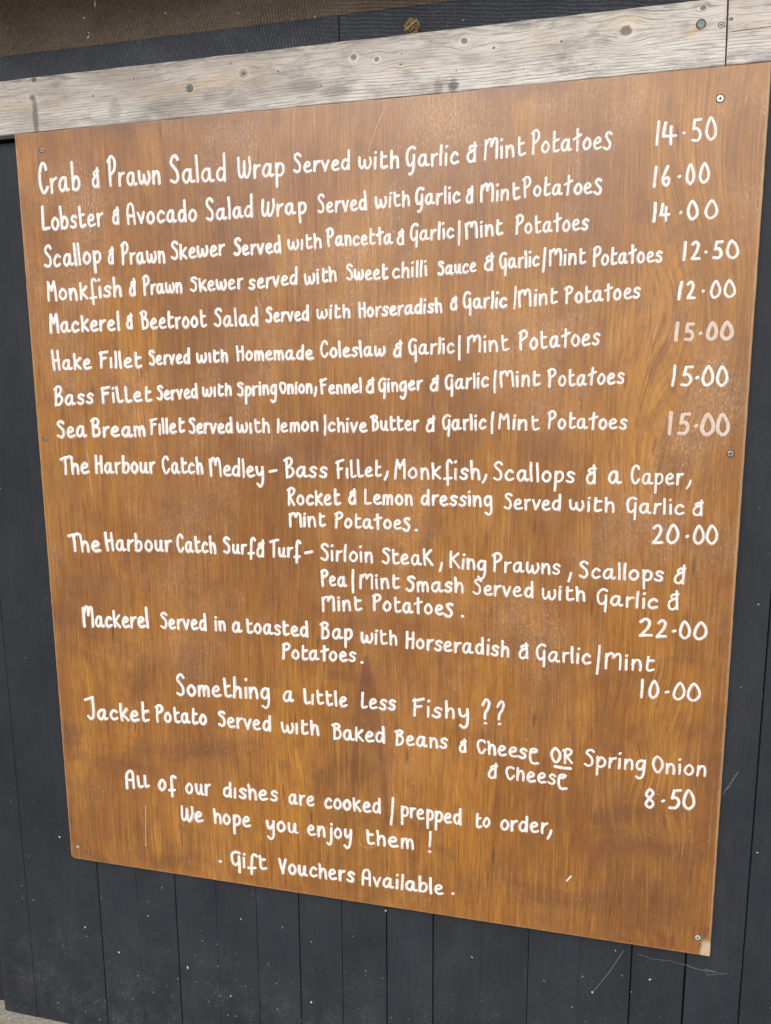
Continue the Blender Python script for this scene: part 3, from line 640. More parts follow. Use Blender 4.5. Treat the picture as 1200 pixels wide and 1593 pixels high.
 ('t', [
   ('Pea', 547.6, 601.4, 595.6, 602.9, 20.8, 32.2, 1.18), ('|', 603.6, 593.0, 611.7, 593.5, 20.7, 42.4, 1.16), ('µint', 617.6, 600.7, 689.4, 604.7, 20.5, 28.4, 1.15),
   ('Smash', 698.4, 600.7, 799.7, 604.3, 20.1, 29.0, 1.12), ('Served', 812.6, 601.7, 915.1, 602.2, 19.7, 29.5, 1.07), ('with', 926.5, 600.7, 997.9, 600.7, 19.4, 26.9, 1.03),
 ]),
 ('t', [
   ('Garlic', 1013.1, 596.3, 1108.5, 594.8, 19.0, 29.6, 1.0), ('&', 1121.9, 594.6, 1140.0, 596.8, 19.8, 32.3, 0.96),
 ]),
 ('t', [
   ('µint', 547.8, 555.9, 621.8, 561.8, 20.9, 29.0, 1.19),
 ]),
 ('t', [
   ('Pota†oe$', 640.3, 563.0, 782.7, 563.0, 20.4, 31.8, 1.15), ('.', 794.7, 560.4, 801.2, 560.9, 19.0, 30.2, 1.09),
 ]),
 ('t', [
   ('µackerel', 65.9, 493.3, 208.9, 501.9, 24.1, 44.3, 1.41),
 ]),
 ('t', [
   ('Served', 230.3, 502.1, 327.2, 505.2, 22.3, 34.7, 1.33), ('in', 340.1, 506.1, 364.4, 507.8, 20.8, 30.6, 1.28), ('a', 374.4, 504.8, 395.9, 506.3, 21.9, 30.4, 1.27),
   ('toasted', 402.2, 505.6, 524.0, 507.0, 21.6, 31.2, 1.26),
 ]),
 ('t', [
   ('Bap', 544.4, 505.0, 606.0, 508.3, 21.2, 33.0, 1.2), ('with', 618.8, 503.3, 685.7, 503.6, 21.0, 29.1, 1.17), ('Horseradish', 698.2, 499.9, 877.5, 497.8, 20.5, 31.8, 1.13),
 ]),
 ('t', [
   ('&', 892.4, 495.6, 909.3, 498.1, 19.0, 29.0, 1.06), ('Garlic', 919.8, 495.6, 1009.7, 495.0, 19.9, 30.9, 1.05), ('/', 1016.4, 479.0, 1024.4, 479.7, 21.9, 50.3, 1.01),
   ('µint', 1029.1, 490.0, 1108.6, 491.2, 20.6, 29.2, 1.0),
 ]),
 ('t', [
   ('Pota†oes', 470.4, 462.1, 611.3, 467.4, 20.4, 32.3, 1.23), ('.', 618.3, 464.4, 624.2, 464.9, 20.1, 31.9, 1.17),
 ]),
 ('t', [
   ('Something', 254.8, 372.6, 446.8, 382.8, 24.0, 45.3, 1.34),
 ]),
 ('t', [
   ('a', 470.4, 380.0, 492.8, 382.1, 23.5, 32.1, 1.24),
 ]),
 ('t', [
   ('łıtt', 510.0, 380.0, 566.0, 381.7, 22.0, 31.8, 1.23), ('le', 569.6, 380.8, 593.6, 381.9, 21.9, 31.5, 1.2),
 ]),
 ('t', [
   ('łess', 617.3, 381.7, 682.9, 384.5, 21.6, 33.5, 1.18),
 ]),
 ('t', [
   ('Fishy', 710.6, 376.4, 812.0, 380.6, 21.2, 36.4, 1.15),
 ]),
 ('t', [
   ('?', 830.8, 373.1, 847.3, 374.8, 23.3, 47.5, 1.1), ('?', 856.0, 374.5, 871.2, 376.1, 23.2, 46.2, 1.09),
 ]),
 ('t', [
   ('Jacket', 56.7, 305.2, 197.3, 314.0, 23.9, 49.0, 1.44), ('Potato', 209.7, 315.2, 318.4, 319.8, 23.4, 37.6, 1.37),
 ]),
 ('t', [
   ('Served', 338.1, 319.2, 447.3, 320.3, 22.9, 33.0, 1.31),
 ]),
 ('t', [
   ('wıth', 464.9, 319.7, 539.3, 322.5, 22.5, 31.2, 1.26),
 ]),
 ('t', [
   ('Baked', 562.4, 317.5, 662.8, 320.9, 22.1, 33.0, 1.21),
 ]),
 ('t', [
   ('Beans', 678.0, 318.9, 774.5, 322.2, 21.6, 31.2, 1.17),
 ]),
 ('t', [
   ('&', 793.7, 317.2, 808.2, 320.0, 17.8, 26.1, 1.12),
 ]),
 ('t', [
   ('Cheesë', 823.8, 320.5, 929.6, 318.3, 21.1, 26.9, 1.11),
 ]),
 ('t', [
   ('OR', 948.8, 317.0, 986.8, 319.1, 17.3, 28.8, 1.06),
 ]),
 ('t', [
   ('Spring', 1002.6, 316.3, 1103.8, 320.1, 20.4, 32.9, 1.04), ('Onion', 1110.9, 317.6, 1196.5, 321.0, 20.0, 31.1, 0.99),
 ]),
 ('t', [
   ('&', 844.4, 274.1, 861.0, 277.3, 20.2, 29.7, 1.1), ('Cheesë', 873.1, 277.5, 978.6, 277.4, 21.1, 25.8, 1.09),
 ]),
 ('t', [
   ('A', 134.9, 168.1, 157.7, 171.0, 27.3, 40.9, 1.42), ('łł', 162.0, 172.9, 190.3, 177.7, 21.8, 28.5, 1.41),
 ]),
 ('t', [
   ('of', 206.6, 173.0, 245.3, 176.5, 25.6, 35.0, 1.39),
 ]),
 ('t', [
   ('our', 264.3, 173.5, 319.6, 176.5, 25.4, 34.7, 1.36),
 ]),
 ('t', [
   ('dıshes', 342.3, 176.7, 455.7, 182.0, 23.6, 34.0, 1.33),
 ]),
 ('t', [
   ('are', 474.7, 179.3, 527.6, 181.0, 23.2, 32.2, 1.27),
 ]),
 ('t', [
   ('cooked', 545.0, 180.8, 654.7, 183.8, 22.8, 31.7, 1.24),
 ]),
 ('t', [
   ('/', 669.0, 164.3, 678.5, 165.6, 22.6, 55.1, 1.19), ('prepped', 689.2, 183.4, 800.7, 181.1, 22.3, 33.4, 1.18),
 ]),
 ('t', [
   ('to', 822.3, 177.9, 851.4, 184.4, 20.7, 34.1, 1.13),
 ]),
 ('t', [
   ('order', 866.0, 181.5, 949.3, 185.9, 21.7, 31.2, 1.11), (',', 947.2, 180.8, 958.0, 182.3, 20.3, 31.0, 1.08),
 ]),
 ('t', [
   ('We', 251.5, 114.0, 300.8, 119.3, 24.4, 35.2, 1.38),
 ]),
 ('t', [
   ('hope', 321.0, 119.4, 399.3, 122.1, 24.1, 33.4, 1.35),
 ]),
 ('t', [
   ('you', 427.9, 119.4, 493.5, 122.0, 23.7, 32.9, 1.3),
 ]),
 ('t', [
   ('enjoy', 511.2, 121.9, 599.6, 124.0, 23.3, 32.3, 1.26),
 ]),
 ('t', [
   ('them', 622.8, 119.6, 715.1, 121.6, 22.9, 33.0, 1.22),
 ]),
 ('t', [
   ('¡', 739.8, 128.9, 746.8, 129.9, 22.6, 33.8, 1.17),
 ]),
 ('t', [
   ('•', 327.7, 29.6, 337.2, 31.1, 24.7, 34.2, 1.36),
 ]),
 ('t', [
   ('Gift', 353.5, 34.9, 429.1, 37.0, 24.4, 33.9, 1.35),
 ]),
 ('t', [
   ('Vouchers', 451.2, 35.0, 602.2, 38.7, 23.9, 33.1, 1.3), ('Available', 614.5, 36.7, 769.5, 39.6, 22.0, 34.8, 1.23), ('•', 782.4, 35.3, 790.5, 36.7, 22.9, 31.8, 1.16),
 ]),
 ('p', [
   ('1', 1070.4, 1288.9, 1076.6, 1288.5, 17.1, 34.1, 0.89), ('4', 1078.3, 1289.6, 1100.3, 1288.0, 17.0, 34.0, 0.88), ('·', 1107.2, 1289.1, 1112.4, 1288.7, 17.0, 33.8, 0.87),
   ('5', 1118.5, 1289.6, 1134.1, 1288.5, 16.9, 33.7, 0.87), ('0', 1137.4, 1289.9, 1154.6, 1288.5, 16.8, 33.6, 0.86),
 ]),
 ('p', [
   ('1', 1070.4, 1231.4, 1075.8, 1231.1, 15.1, 30.2, 0.89), ('6', 1081.1, 1231.7, 1094.4, 1230.9, 15.1, 30.1, 0.89), ('·', 1104.1, 1231.6, 1109.4, 1231.2, 15.0, 30.0, 0.88),
   ('0', 1114.6, 1231.9, 1128.6, 1231.0, 15.0, 29.9, 0.88), ('0', 1132.1, 1232.1, 1148.6, 1231.0, 14.9, 29.8, 0.87),
 ]),
 ('p', [
   ('1', 1071.9, 1182.9, 1077.3, 1182.6, 14.4, 28.8, 0.9), ('4', 1080.8, 1183.1, 1096.9, 1182.2, 14.4, 28.8, 0.9), ('·', 1109.3, 1182.7, 1112.8, 1182.5, 14.3, 28.6, 0.89),
   ('0', 1119.0, 1183.0, 1136.6, 1182.0, 14.3, 28.5, 0.88), ('0', 1141.8, 1182.9, 1161.8, 1181.8, 14.2, 28.4, 0.87),
 ]),
 ('p', [
   ('1', 1116.7, 1126.3, 1122.0, 1126.1, 14.1, 28.1, 0.89), ('2', 1127.3, 1126.4, 1141.5, 1125.8, 14.0, 28.0, 0.89), ('·', 1145.9, 1126.1, 1150.3, 1125.9, 14.0, 28.0, 0.88),
   ('5', 1157.3, 1126.1, 1172.1, 1125.5, 14.0, 27.9, 0.88), ('0', 1175.6, 1126.1, 1194.7, 1125.2, 13.9, 27.7, 0.87),
 ]),
 ('p', [
   ('1', 1112.5, 1070.6, 1118.8, 1070.4, 13.9, 27.7, 0.9), ('2', 1124.1, 1070.7, 1137.5, 1070.3, 13.8, 27.6, 0.89), ('·', 1145.5, 1070.6, 1149.9, 1070.5, 13.8, 27.5, 0.89),
   ('0', 1156.1, 1070.8, 1172.8, 1070.3, 13.7, 27.4, 0.88), ('0', 1175.4, 1070.9, 1193.8, 1070.3, 13.7, 27.3, 0.88),
 ]),
 ('f', [
   ('1', 1111.1, 1010.0, 1117.5, 1009.9, 14.6, 29.1, 0.91), ('5', 1123.8, 1010.1, 1140.0, 1009.8, 14.5, 28.9, 0.9), ('·', 1144.4, 1010.1, 1150.7, 1010.0, 14.5, 28.9, 0.89),
   ('0', 1154.3, 1010.2, 1172.1, 1009.9, 14.4, 28.8, 0.89), ('0', 1173.8, 1010.3, 1194.1, 1009.9, 14.3, 28.6, 0.88),
 ]),
 ('p', [
   ('1', 1109.0, 943.5, 1117.3, 943.5, 16.3, 32.4, 0.92), ('5', 1122.8, 943.4, 1140.0, 943.3, 16.2, 32.3, 0.91), ('·', 1143.7, 943.3, 1150.0, 943.2, 16.1, 32.2, 0.9),
   ('0', 1151.8, 943.2, 1170.7, 943.1, 16.1, 32.1, 0.9), ('0', 1172.4, 943.1, 1190.3, 943.0, 16.0, 32.0, 0.89),
 ]),
 ('f', [
   ('1', 1109.0, 870.8, 1114.6, 870.9, 18.0, 36.0, 0.93), ('5', 1122.0, 870.3, 1140.4, 870.4, 18.0, 35.8, 0.92), ('·', 1145.9, 869.9, 1152.3, 869.9, 17.9, 35.7, 0.91),
   ('0', 1153.2, 869.4, 1175.9, 869.6, 17.8, 35.6, 0.91), ('0', 1176.8, 868.9, 1197.5, 869.1, 17.8, 35.5, 0.9),
 ]),
 ('p', [
   ('2', 1092.8, 700.0, 1110.9, 700.8, 16.3, 32.6, 0.95), ('0', 1113.8, 700.7, 1134.5, 701.5, 16.3, 32.5, 0.95), ('·', 1143.0, 701.7, 1148.6, 701.9, 16.2, 32.3, 0.93),
   ('0', 1152.3, 701.9, 1170.9, 702.7, 16.1, 32.2, 0.93), ('0', 1171.8, 702.5, 1191.2, 703.3, 16.1, 32.1, 0.92),
 ]),
 ('p', [
   ('2', 1080.5, 547.6, 1102.9, 549.2, 16.0, 31.9, 0.98), ('2', 1105.9, 548.0, 1123.3, 549.3, 15.9, 31.7, 0.97), ('·', 1131.0, 548.6, 1138.7, 549.1, 15.8, 31.6, 0.96),
   ('0', 1140.6, 548.3, 1159.7, 549.7, 15.8, 31.5, 0.95), ('0', 1161.7, 548.5, 1184.3, 550.1, 15.7, 31.4, 0.95),
 ]),
 ('p', [
   ('1', 1088.0, 445.5, 1093.0, 446.0, 16.4, 32.7, 0.99), ('0', 1099.9, 445.1, 1117.6, 446.8, 16.3, 32.6, 0.98), ('·', 1124.5, 445.7, 1133.3, 446.6, 16.3, 32.5, 0.97),
   ('0', 1136.3, 445.4, 1157.5, 447.3, 16.2, 32.4, 0.97), ('0', 1157.6, 445.5, 1180.6, 447.7, 16.1, 32.2, 0.96),
 ]),
 ('p', [
   ('8', 1101.8, 252.2, 1119.9, 254.6, 18.8, 37.6, 1.01), ('·', 1128.9, 255.2, 1135.9, 256.1, 18.7, 37.4, 1.0), ('5', 1139.9, 256.1, 1158.7, 258.6, 18.7, 37.3, 0.99),
   ('0', 1161.7, 258.3, 1183.3, 261.2, 18.6, 37.1, 0.98),
 ]),
]

G = {
 'a': (.74, [[(.52,.86),(.3,1.0),(.09,.72),(.05,.3),(.22,.02),(.42,.2),(.53,.8)], [(.54,.97),(.54,.3),(.6,.04),(.76,.1)]]),
 'b': (.58, [[(.05,1.9),(.07,1),(.08,.05)], [(.08,.55),(.28,.98),(.52,.8),(.55,.35),(.35,.02),(.1,.08)]]),
 'c': (.54, [[(.52,.82),(.32,1.0),(.1,.7),(.05,.35),(.22,.02),(.54,.16)]]),
 'd': (.62, [[(.52,.82),(.3,.98),(.09,.72),(.05,.3),(.22,.02),(.42,.15),(.54,.6)], [(.54,1.95),(.55,1),(.57,0)]]),
 'e': (.58, [[(.1,.5),(.36,.56),(.5,.78),(.32,1.0),(.1,.75),(.05,.35),(.22,.02),(.58,.12)]]),
 'ë': (.62, [[(.12,.75),(.4,.78),(.54,1.05),(.34,1.3),(.1,.95),(.05,.2),(.18,-.35),(.45,-.42),(.66,-.34)]]),
 'f': (.50, [[(.58,1.66),(.42,1.95),(.27,1.6),(.25,.6),(.25,-.62)], [(.02,-.02),(.5,.04)]]),
 'g': (.60, [[(.52,.82),(.3,.98),(.09,.72),(.05,.3),(.22,.02),(.42,.15),(.54,.7)], [(.54,.97),(.55,0),(.5,-.7),(.3,-.98),(.1,-.78)]]),
 'h': (.56, [[(.06,1.85),(.07,1),(.08,0)], [(.08,.5),(.25,.95),(.45,.9),(.52,.5),(.53,0)]]),
 'i': (.14, [[(.07,.97),(.07,0)], [(.07,1.72),(.1,1.78)]]),
 'ı': (.12, [[(.06,.97),(.06,0)]]),
 'j': (.34, [[(.3,.95),(.3,-.45),(.17,-.85),(.0,-.7)], [(.3,1.72),(.33,1.78)]]),
 'k': (.56, [[(.06,1.55),(.07,0)], [(.52,1.15),(.12,.58)], [(.14,.58),(.56,.02)]]),
 'l': (.13, [[(.06,1.9),(.06,0)]]),
 'ł': (.42, [[(.06,1.85),(.07,.25),(.17,.02),(.42,.12)]]),
 'm': (.80, [[(.06,.95),(.06,0)], [(.06,.6),(.2,.95),(.36,.9),(.4,.5),(.4,0)], [(.4,.55),(.55,.95),(.7,.9),(.76,.5),(.77,0)]]),
 'n': (.57, [[(.06,.97),(.07,0)], [(.07,.5),(.24,.95),(.44,.92),(.52,.5),(.53,0)]]),
 'o': (.60, [[(.32,1),(.1,.74),(.05,.32),(.28,0),(.53,.28),(.53,.72),(.3,1.0)]]),
 'p': (.58, [[(.07,1),(.08,0),(.08,-.9)], [(.08,.6),(.25,1.0),(.52,.85),(.54,.35),(.32,.03),(.1,.12)]]),
 'r': (.42, [[(.07,.97),(.07,0)], [(.07,.5),(.2,.88),(.43,1.0)]]),
 's': (.50, [[(.5,.86),(.3,1.0),(.1,.8),(.2,.58),(.42,.4),(.42,.12),(.22,0),(.02,.13)]]),
 '$': (.52, [[(.5,1.16),(.32,1.32),(.1,1.1),(.2,.78),(.45,.38),(.42,-.02),(.22,-.16),(.0,.02)]]),
 't': (.50, [[(.14,1.72),(.14,.3),(.24,.03),(.52,.14)], [(.14,.98),(.46,1.08)]]),
 '†': (.50, [[(.27,1.8),(.26,.9),(.25,0)], [(.0,.98),(.22,1.12),(.56,1.32)]]),
 'u': (.66, [[(.06,.95),(.08,.3),(.25,.02),(.45,.25),(.52,.95)], [(.52,.95),(.53,.1),(.67,.04)]]),
 'v': (.52, [[(.02,.95),(.25,.02)], [(.25,.02),(.52,.97)]]),
 'w': (.86, [[(.03,1.05),(.05,.35),(.2,.03),(.4,.4),(.42,.75)], [(.42,.7),(.5,.12),(.68,.05),(.85,.5),(.8,1.0)]]),
 'y': (.60, [[(.05,.95),(.1,.35),(.3,.2),(.5,.55)], [(.55,.97),(.54,0),(.48,-.7),(.3,-1.0),(.08,-.75)]]),
 '&': (.62, [[(.53,1.97),(.55,1),(.57,0)], [(.55,1.5),(.3,1.6),(.15,1.3),(.3,1.06),(.54,1.1)], [(.38,1.02),(.1,.8),(.02,.4),(.15,.05),(.4,.04),(.56,.4)], [(.45,1.56),(.63,1.6)]]),
 'A': (.64, [[(.05,0),(.06,1.2),(.2,1.85),(.42,1.95),(.55,1.55),(.6,0)], [(.08,.75),(.58,.72)]]),
 'B': (.64, [[(.14,1.8),(.14,0)], [(.0,1.72),(.3,2.0),(.53,1.75),(.45,1.3),(.18,1.08)], [(.18,1.05),(.5,.95),(.62,.5),(.45,.1),(.14,.02)]]),
 'C': (.62, [[(.58,1.6),(.5,1.9),(.3,2.0),(.1,1.5),(.05,.7),(.2,.1),(.4,.02),(.62,.4)]]),
 'F': (.60, [[(.1,1.85),(.11,0)], [(.02,1.72),(.6,1.98)], [(.1,.95),(.48,1.08)]]),
 'G': (.62, [[(.62,1.78),(.42,1.98),(.18,1.72),(.05,1.0),(.12,.3),(.3,.06),(.5,.32)], [(.57,1.02),(.58,.2),(.56,-.7)]]),
 'Ĝ': (.62, [[(.62,1.78),(.42,1.98),(.18,1.72),(.05,1.0),(.12,.3),(.3,.08),(.48,.34)], [(.54,1.06),(.55,0),(.5,-.42),(.34,-.72),(.24,-.66)]]),
 'H': (.62, [[(.05,2),(.1,0)], [(.55,1.95),(.57,0)], [(.08,.93),(.57,1.02)]]),
 'J': (.68, [[(.0,1.78),(.58,2.0)], [(.56,2.0),(.58,.8),(.5,.15),(.3,0),(.15,.3)]]),
 'K': (.66, [[(.06,2),(.07,0)], [(.6,1.85),(.12,.85)], [(.15,.9),(.68,0)]]),
 'L': (.55, [[(.05,2),(.07,.25),(.13,.06),(.55,.14)]]),
 'M': (.70, [[(.04,0),(.1,1.9)], [(.1,1.9),(.24,1.4),(.34,1.0)], [(.34,1.0),(.46,1.5),(.58,1.92)], [(.58,1.92),(.64,1.0),(.67,0)]]),
 'µ': (.94, [[(.05,1.78),(.06,0)], [(.06,1.3),(.27,1.95),(.44,1.85),(.48,1.15)], [(.48,1.2),(.66,1.95),(.84,1.8),(.89,.9),(.9,0)]]),
 'O': (.66, [[(.35,1.98),(.1,1.5),(.05,.7),(.3,.02),(.6,.5),(.62,1.3),(.33,1.98)]]),
 'P': (.58, [[(.1,1.85),(.1,0)], [(.0,1.72),(.3,2.0),(.56,1.72),(.5,1.22),(.12,.88)]]),
 'R': (.62, [[(.1,1.85),(.1,0)], [(.0,1.72),(.3,2.0),(.56,1.72),(.48,1.2),(.12,.9)], [(.2,.92),(.62,0)]]),
 'S': (.60, [[(.58,1.72),(.42,1.98),(.18,1.85),(.12,1.5),(.3,1.15),(.5,.8),(.52,.3),(.32,.02),(.05,.2)]]),
 'T': (.58, [[(.0,1.72),(.75,1.98)], [(.38,1.85),(.38,0)]]),
 'V': (.56, [[(.03,1.9),(.3,0)], [(.3,0),(.55,1.95)]]),
 'W': (.92, [[(.03,1.95),(.06,.4),(.25,.05),(.42,.5),(.46,1.5)], [(.46,1.3),(.52,.15),(.72,.1),(.9,.8),(.86,1.9)]]),
 '0': (.66, [[(.32,1.98),(.1,1.4),(.05,.6),(.3,.02),(.6,.5),(.6,1.3),(.32,1.98)]]),
 '1': (.12, [[(.1,2),(.03,0)]]),
 '2': (.60, [[(.06,1.72),(.3,2.0),(.5,1.7),(.42,1.1),(.05,.08)], [(.05,.05),(.6,.1)]]),
 '4': (.75, [[(.17,1.85),(.05,.72)], [(.05,.72),(.75,.8)], [(.5,1.55),(.48,0)]]),
 '5': (.60, [[(.6,1.95),(.2,1.9)], [(.2,1.9),(.12,1.2)], [(.12,1.2),(.4,1.22),(.58,.7),(.42,.1),(.05,.12)]]),
 '6': (.56, [[(.45,1.95),(.15,1.2),(.06,.5),(.3,.0),(.55,.4),(.45,.95),(.12,.7)]]),
 '8': (.60, [[(.3,1.1),(.08,1.5),(.3,1.98),(.52,1.6),(.3,1.1),(.05,.5),(.3,.02),(.56,.5),(.3,1.1)]]),
 '?': (.58, [[(.03,1.6),(.3,2.0),(.55,1.75),(.45,1.3),(.25,1.0),(.22,.5)], [(.25,.06),(.33,.06)]]),
 '¡': (.14, [[(.07,2),(.05,.1)], [(.1,-.5),(.16,-.5)]]),
 '·': (.30, [[(.05,.92),(.25,.98)]]), '•': (.2, [[(.06,.5),(.12,.5)]]),
 '.': (.2, [[(.02,.1),(.16,.1)]]), ',': (.2, [[(.17,.55),(.12,.1),(.0,-.35)]]),
 '-': (.5, [[(.0,.5),(.5,.62)]]), '|': (.16, [[(.1,2),(.06,0)]]), '/': (.3, [[(.25,2),(.05,0)]]),
}
def spline(pts):
    if len(pts) == 2: return [Vector(p) for p in pts]
    P = [Vector(p) for p in pts]; out = []
    closed = len(P) > 5 and (P[0] - P[-1]).length < 2.2
    for i in range(len(P) - 1):
        p0 = P[i - 1] if i else (P[-2] if closed else P[0] * 2 - P[1]); p1, p2 = P[i], P[i + 1]
        p3 = P[i + 2] if i + 2 < len(P) else (P[1] if closed else P[-1] * 2 - P[-2])
        for k in range(6):
            t = k / 6
            out.append(0.5 * ((2 * p1) + (p2 - p0) * t + (2 * p0 - 5 * p1 + 4 * p2 - p3) * t * t + (3 * p1 - p0 - 3 * p2 + p3) * t ** 3))
    out.append(P[-1]); return out
def resample(pl, step):
    L_ = [0.0]
    for a, b in zip(pl[:-1], pl[1:]): L_.append(L_[-1] + (b - a).length)
    tot = L_[-1]
    if tot < 1e-5: return [pl[0], pl[0] + Vector((0.3, 0.0))]
    n = max(3, int(tot / step)); out = []; j = 0
    for k in range(n + 1):
        d = tot * k / n
        while j < len(L_) - 2 and L_[j + 1] < d: j += 1
        t = (d - L_[j]) / max(1e-6, L_[j + 1] - L_[j]); out.append(pl[j].lerp(pl[j + 1], t))
    return out
SEED = [0.0]
def ribbon(bm, pl, width, h, mi):
    """one brush stroke: a low rounded ridge of paint with round ends; pl in mm"""
    SEED[0] += 3.17; sd = SEED[0]
    c = resample(pl, 1.9); n = len(c); hw = width / 2
    tan = []
    for i in range(n):
        t = (c[min(i + 1, n - 1)] - c[max(i - 1, 0)])
        tan.append(t.normalized() if t.length > 1e-6 else Vector((1, 0)))
    secs = []
    for f, k in ((-0.95, 0.30), (-0.75, 0.66), (-0.4, 0.92)): secs.append((c[0] + tan[0] * hw * f, tan[0], k))
    for i in range(n): secs.append((c[i], tan[i], 1.0))
    for f, k in ((0.4, 0.92), (0.75, 0.66), (0.95, 0.30)): secs.append((c[-1] + tan[-1] * hw * f, tan[-1], k))
    rows = []; q0 = random.uniform(0.94, 1.08); q1 = random.uniform(0.82, 1.04)
    for i, (p, t, k) in enumerate(secs):
        tt = i / (len(secs) - 1)
        wv = hw * k * (q0 + (q1 - q0) * tt) * (1 + 0.07 * noise.noise((p.x * 0.16 + sd, p.y * 0.16, sd)))
        nn = Vector((-t.y, t.x)); row = []
        for (o, hh) in ((-1.0, -0.12), (-0.8, 0.62), (-0.3, 0.95), (0.3, 1.0), (0.8, 0.6), (1.0, -0.12)):
            e = 1 + (0.06 * noise.noise((p.x * 0.5, p.y * 0.5, sd + o * 9)) if abs(o) == 1 else 0)
            q = p + nn * wv * o * e
            row.append(bm.verts.new((q.x * 0.001, -TH - h * hh * min(1.0, k + 0.35) * 0.001, q.y * 0.001)))
        rows.append(row)
    for a, b in zip(rows[:-1], rows[1:]):
        for j in range(5):
            f = bm.faces.new((a[j], a[j + 1], b[j + 1], b[j])); f.material_index = mi; f.smooth = True
    for r_, fl_ in ((rows[0], False), (rows[-1], True)):
        f = bm.faces.new(r_ if fl_ else r_[::-1]); f.material_index = mi
def write(bm, rec, kind):
    text, u0, v0, u1, v1, xh, cap, unit = rec
    gap = 0.24; nat = sum(G[ch][0] for ch in text) + gap * (len(text) - 1)
    # the brush's own width lies inside the measured ink width
    bw = unit * (4.0 if v0 > 1120 else 3.95 if v0 > 640 else 4.05)
    if kind != 't': bw = unit * 4.7
    if kind == 'f': bw = unit * 6.0
    ink = max(u1 - u0 - bw * 0.9, 0.6)
    single = len(text) == 1 and text in '1|/.,·•¡-'
    sx = ink / nat
    if text in '1.•¡|·': sx = min(sx, xh * 0.9) if text != '1' else sx
    slope = (v1 - v0) / max(1e-6, (u1 - u0))
    cx = u0 + bw * 0.45
    for ch in text:
        wdt, strokes = G[ch]
        jx, jy, js = random.uniform(-.02, .02), random.uniform(-.025, .025), random.uniform(-.04, .04)
        for st in strokes:
            mm = []
            for (x_, y_) in st:
                x_ += random.uniform(-.012, .012) + jx + js * (y_ - 0.5); y_ += random.uniform(-.02, .02) + jy
                hy = y_ * xh if y_ <= 1 else xh + (y_ - 1) * (cap - xh)
                if y_ < 0: hy = y_ * xh * 0.78
                px = cx + x_ * sx; mm.append((px, v0 + slope * (px - u0) + hy + bw * 0.45 * (1 - min(1.0, max(0.0, y_)) * 1.9)))
            pl = spline(mm)
            if len(pl) == 2:      # a straight stroke is never quite straight
                a, b = pl; mid = (a + b) / 2 + Vector((-(b - a).y, (b - a).x)) * random.uniform(-.025, .025); pl = spline([a, mid, b])
            o = Vector((random.uniform(-.9, .9), random.uniform(-.9, .4))) * unit
            if kind == 'f':
                ribbon(bm, pl, bw * random.uniform(.95, 1.05), random.uniform(.16, .24), 2)
            else:
                ribbon(bm, [p + o for p in pl], bw * random.uniform(1.02, 1.26), random.uniform(.06, .12), 1)
                ribbon(bm, pl, bw * random.uniform(.78, 1.02), random.uniform(.18, .28), 0)
        cx += (wdt + gap) * sx
for kind, recs in WRITING:
    bm = bmesh.new()
    for r_ in recs: write(bm, r_, kind)
    if any(r_[0] == 'OR' for r_ in recs):
        ribbon(bm, spline([(957.5, 311.5), (970, 310.4), (982.5, 310.6)]), 5.6, 0.3, 0)
    bmesh.ops.recalc_face_normals(bm, faces=bm.faces)
    o = link("lettering" if kind == 't' else "price", bm, [M['white'], M['thin'], M['faded']], board)
    if kind == 'f': o["label"] = "faint pinkish thinly painted price"
# stray marks: a tick of paint, a drip, fine scratches
bm = bmesh.new(); ribbon(bm, spline([(983, 102.5), (986, 107), (989.5, 112.3)]), 2.6, 0.2, 0)
link("paint_fleck", bm, M['white'], board)
bm = bmesh.new(); ribbon(bm, spline([(177.6, 140), (176.2, 112), (173.6, 70), (172.7, 54)]), 0.9, 0.12, 0); ribbon(bm, spline([(172.7, 55), (172.7, 53)]), 2.2, 0.2, 0)
link("paint_drip", bm, M['faded'], board)
for pts, wd in [([(671, 1379), (655, 1348), (641, 1312)], .6), ([(446, 1093), (452, 1082), (453, 1068)], .6), ([(100, 838), (103, 815), (104, 780), (106, 748)], .5),
                ([(612, 122), (624, 113), (640, 118)], .5)]:
    bm = bmesh.new(); ribbon(bm, spline(pts), wd, 0.06, 0)
    link("scratch", bm, M['faded'], board)

# ------------------------------------------------------------------ small things
# clump of dry moss on the batten's top edge
cl = empty("moss_clump", (0.7106, 0.008, ZB + 1.4777), "small brown clump of dry moss and straw resting on the batten's top edge", "moss clump")
bm = bmesh.new(); bmesh.ops.create_icosphere(bm, subdivisions=4, radius=0.0105)
for v_ in bm.verts:
    d = v_.co.normalized(); k = 1 + 0.30 * noise.noise(d * 2.6 + Vector((3, 1, 0))) + 0.22 * noise.noise(d * 8) + 0.1 * noise.noise(d * 19)
    v_.co = Vector((d.x * 0.0108, d.y * 0.0085, d.z * 0.0122)) * k; v_.co.z = max(v_.co.z, -0.0098); v_.co.z += 0.0095
link("tuft", bm, M['moss'], cl)
def tube(bm, pts, r):
    P = [Vector(p) for p in pts]; rows = []
    for i, p in enumerate(P):
        t = (P[min(i + 1, len(P) - 1)] - P[max(i - 1, 0)]).normalized(); a = t.orthogonal().normalized(); b = t.cross(a)
        rows.append([bm.verts.new(p + (a * math.cos(k * 1.2566) + b * math.sin(k * 1.2566)) * r) for k in range(5)])
    for x_, y_ in zip(rows[:-1], rows[1:]):
        for k in range(5): bm.faces.new((x_[k], x_[(k + 1) % 5], y_[(k + 1) % 5], y_[k]))
bm = bmesh.new()
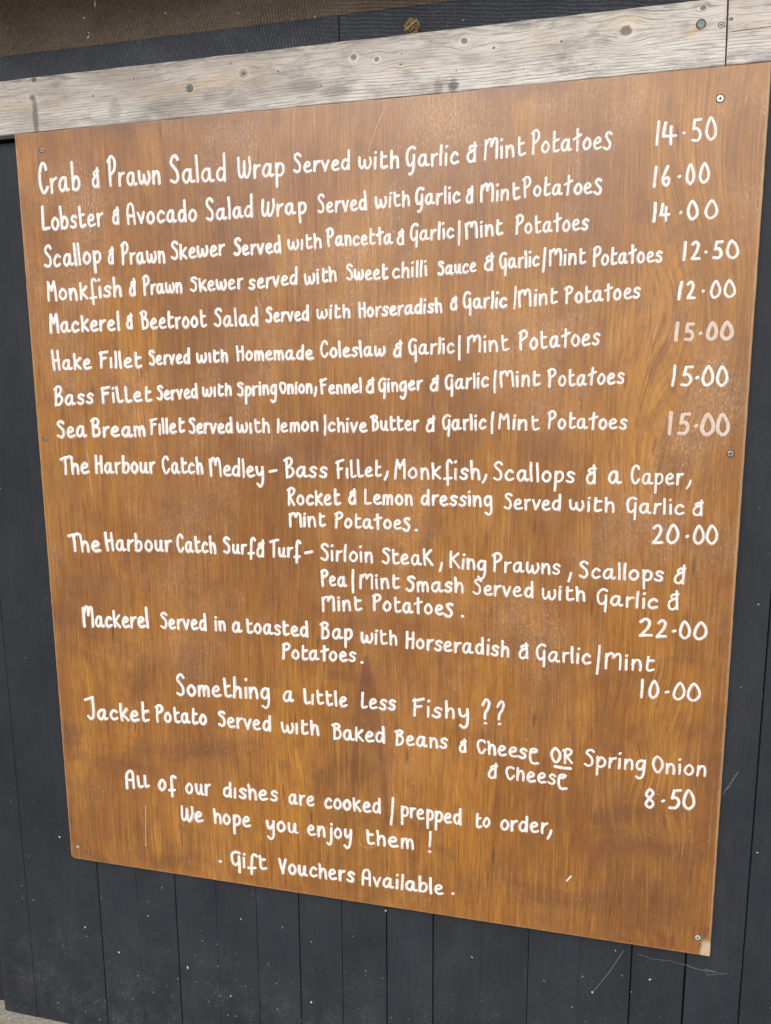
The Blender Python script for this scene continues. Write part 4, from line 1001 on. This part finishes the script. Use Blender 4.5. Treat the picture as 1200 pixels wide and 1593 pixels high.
for _ in range(26):
    a = Vector((random.gauss(0, 1), -abs(random.gauss(0, 1)) - .2, random.gauss(0, 1))).normalized(); b = (a + Vector((random.gauss(0, .7), random.gauss(0, .3), random.gauss(0, .7)))).normalized()
    A_ = Vector((a.x * .0112, a.y * .0092, a.z * .0118 + .0095)); B_ = Vector((b.x * .0118, b.y * .0096, b.z * .0124 + .0095)); Mi = (A_ + B_) / 2 * 1.0 + (a + b) * .0012
    tube(bm, [A_, Mi, B_], random.uniform(.00025, .00055))
tube(bm, [(-.008, -.0095, .004), (0, -.0108, .0095), (.009, -.0095, .0165)], .0009)
link("straw", bm, M['straw'], cl)
# cobwebs on the planks
def web(pts_list, r, label):
    bm = bmesh.new()
    for pts in pts_list: tube(bm, [(u, y_, v) for (u, y_, v) in pts], r)
    o = link("cobweb", bm, M['silk']); o.location = (0, 0, ZB); tag(o, label, "cobweb", "cobwebs on the plank wall"); return o
web([[(1.0823, 0.004, -0.0165), (1.060, 0.008, -0.067), (1.0342, YF - 0.001, -0.1194)]], 0.00022, "single slanting cobweb thread hanging under the board's lower edge, white speck at its foot")
pts = [(1.106 + .013 * i, YF - 0.002 - .002 * math.sin(i), -0.0285 - .0012 * i + .003 * noise.noise((i * .9, 0, 0))) for i in range(12)]
web([pts, [(p[0], p[1] + .001, p[2] + .004 * noise.noise((p[0] * 60, 1, 2))) for p in pts[5:]]] + [[(1.225 + random.uniform(-.01, .03), YF - .001, -.04 + random.uniform(-.012, .012)) for _ in range(2)] for _ in range(3)], 0.00010,
    "faint level cobweb below the board's bottom right corner, crossing the plank seam")
web([[(1.2251 + .0043 * i + random.uniform(-.002, .002), YF - 0.001 - .002 * (i % 2), 0.2832 + .0088 * i + random.uniform(-.003, .003)) for i in range(6)] for _ in range(3)], 0.00010,
    "wispy rising cobweb on the dark planks beside the board's right edge")
bm = bmesh.new(); bmesh.ops.create_icosphere(bm, subdivisions=3, radius=0.012)
for v_ in bm.verts:
    d = v_.co.normalized(); v_.co = Vector((d.x * .014, d.y * .010, d.z * .009)) * (1 + .25 * noise.noise(d * 1.8)); v_.co.z = max(v_.co.z, -.005)
o = link("pebble", bm, M['void'], smooth=True); o.location = (-0.232, -0.012, 0.005); tag(o, "small dark pebble on the concrete at the wall's left foot", "pebble")
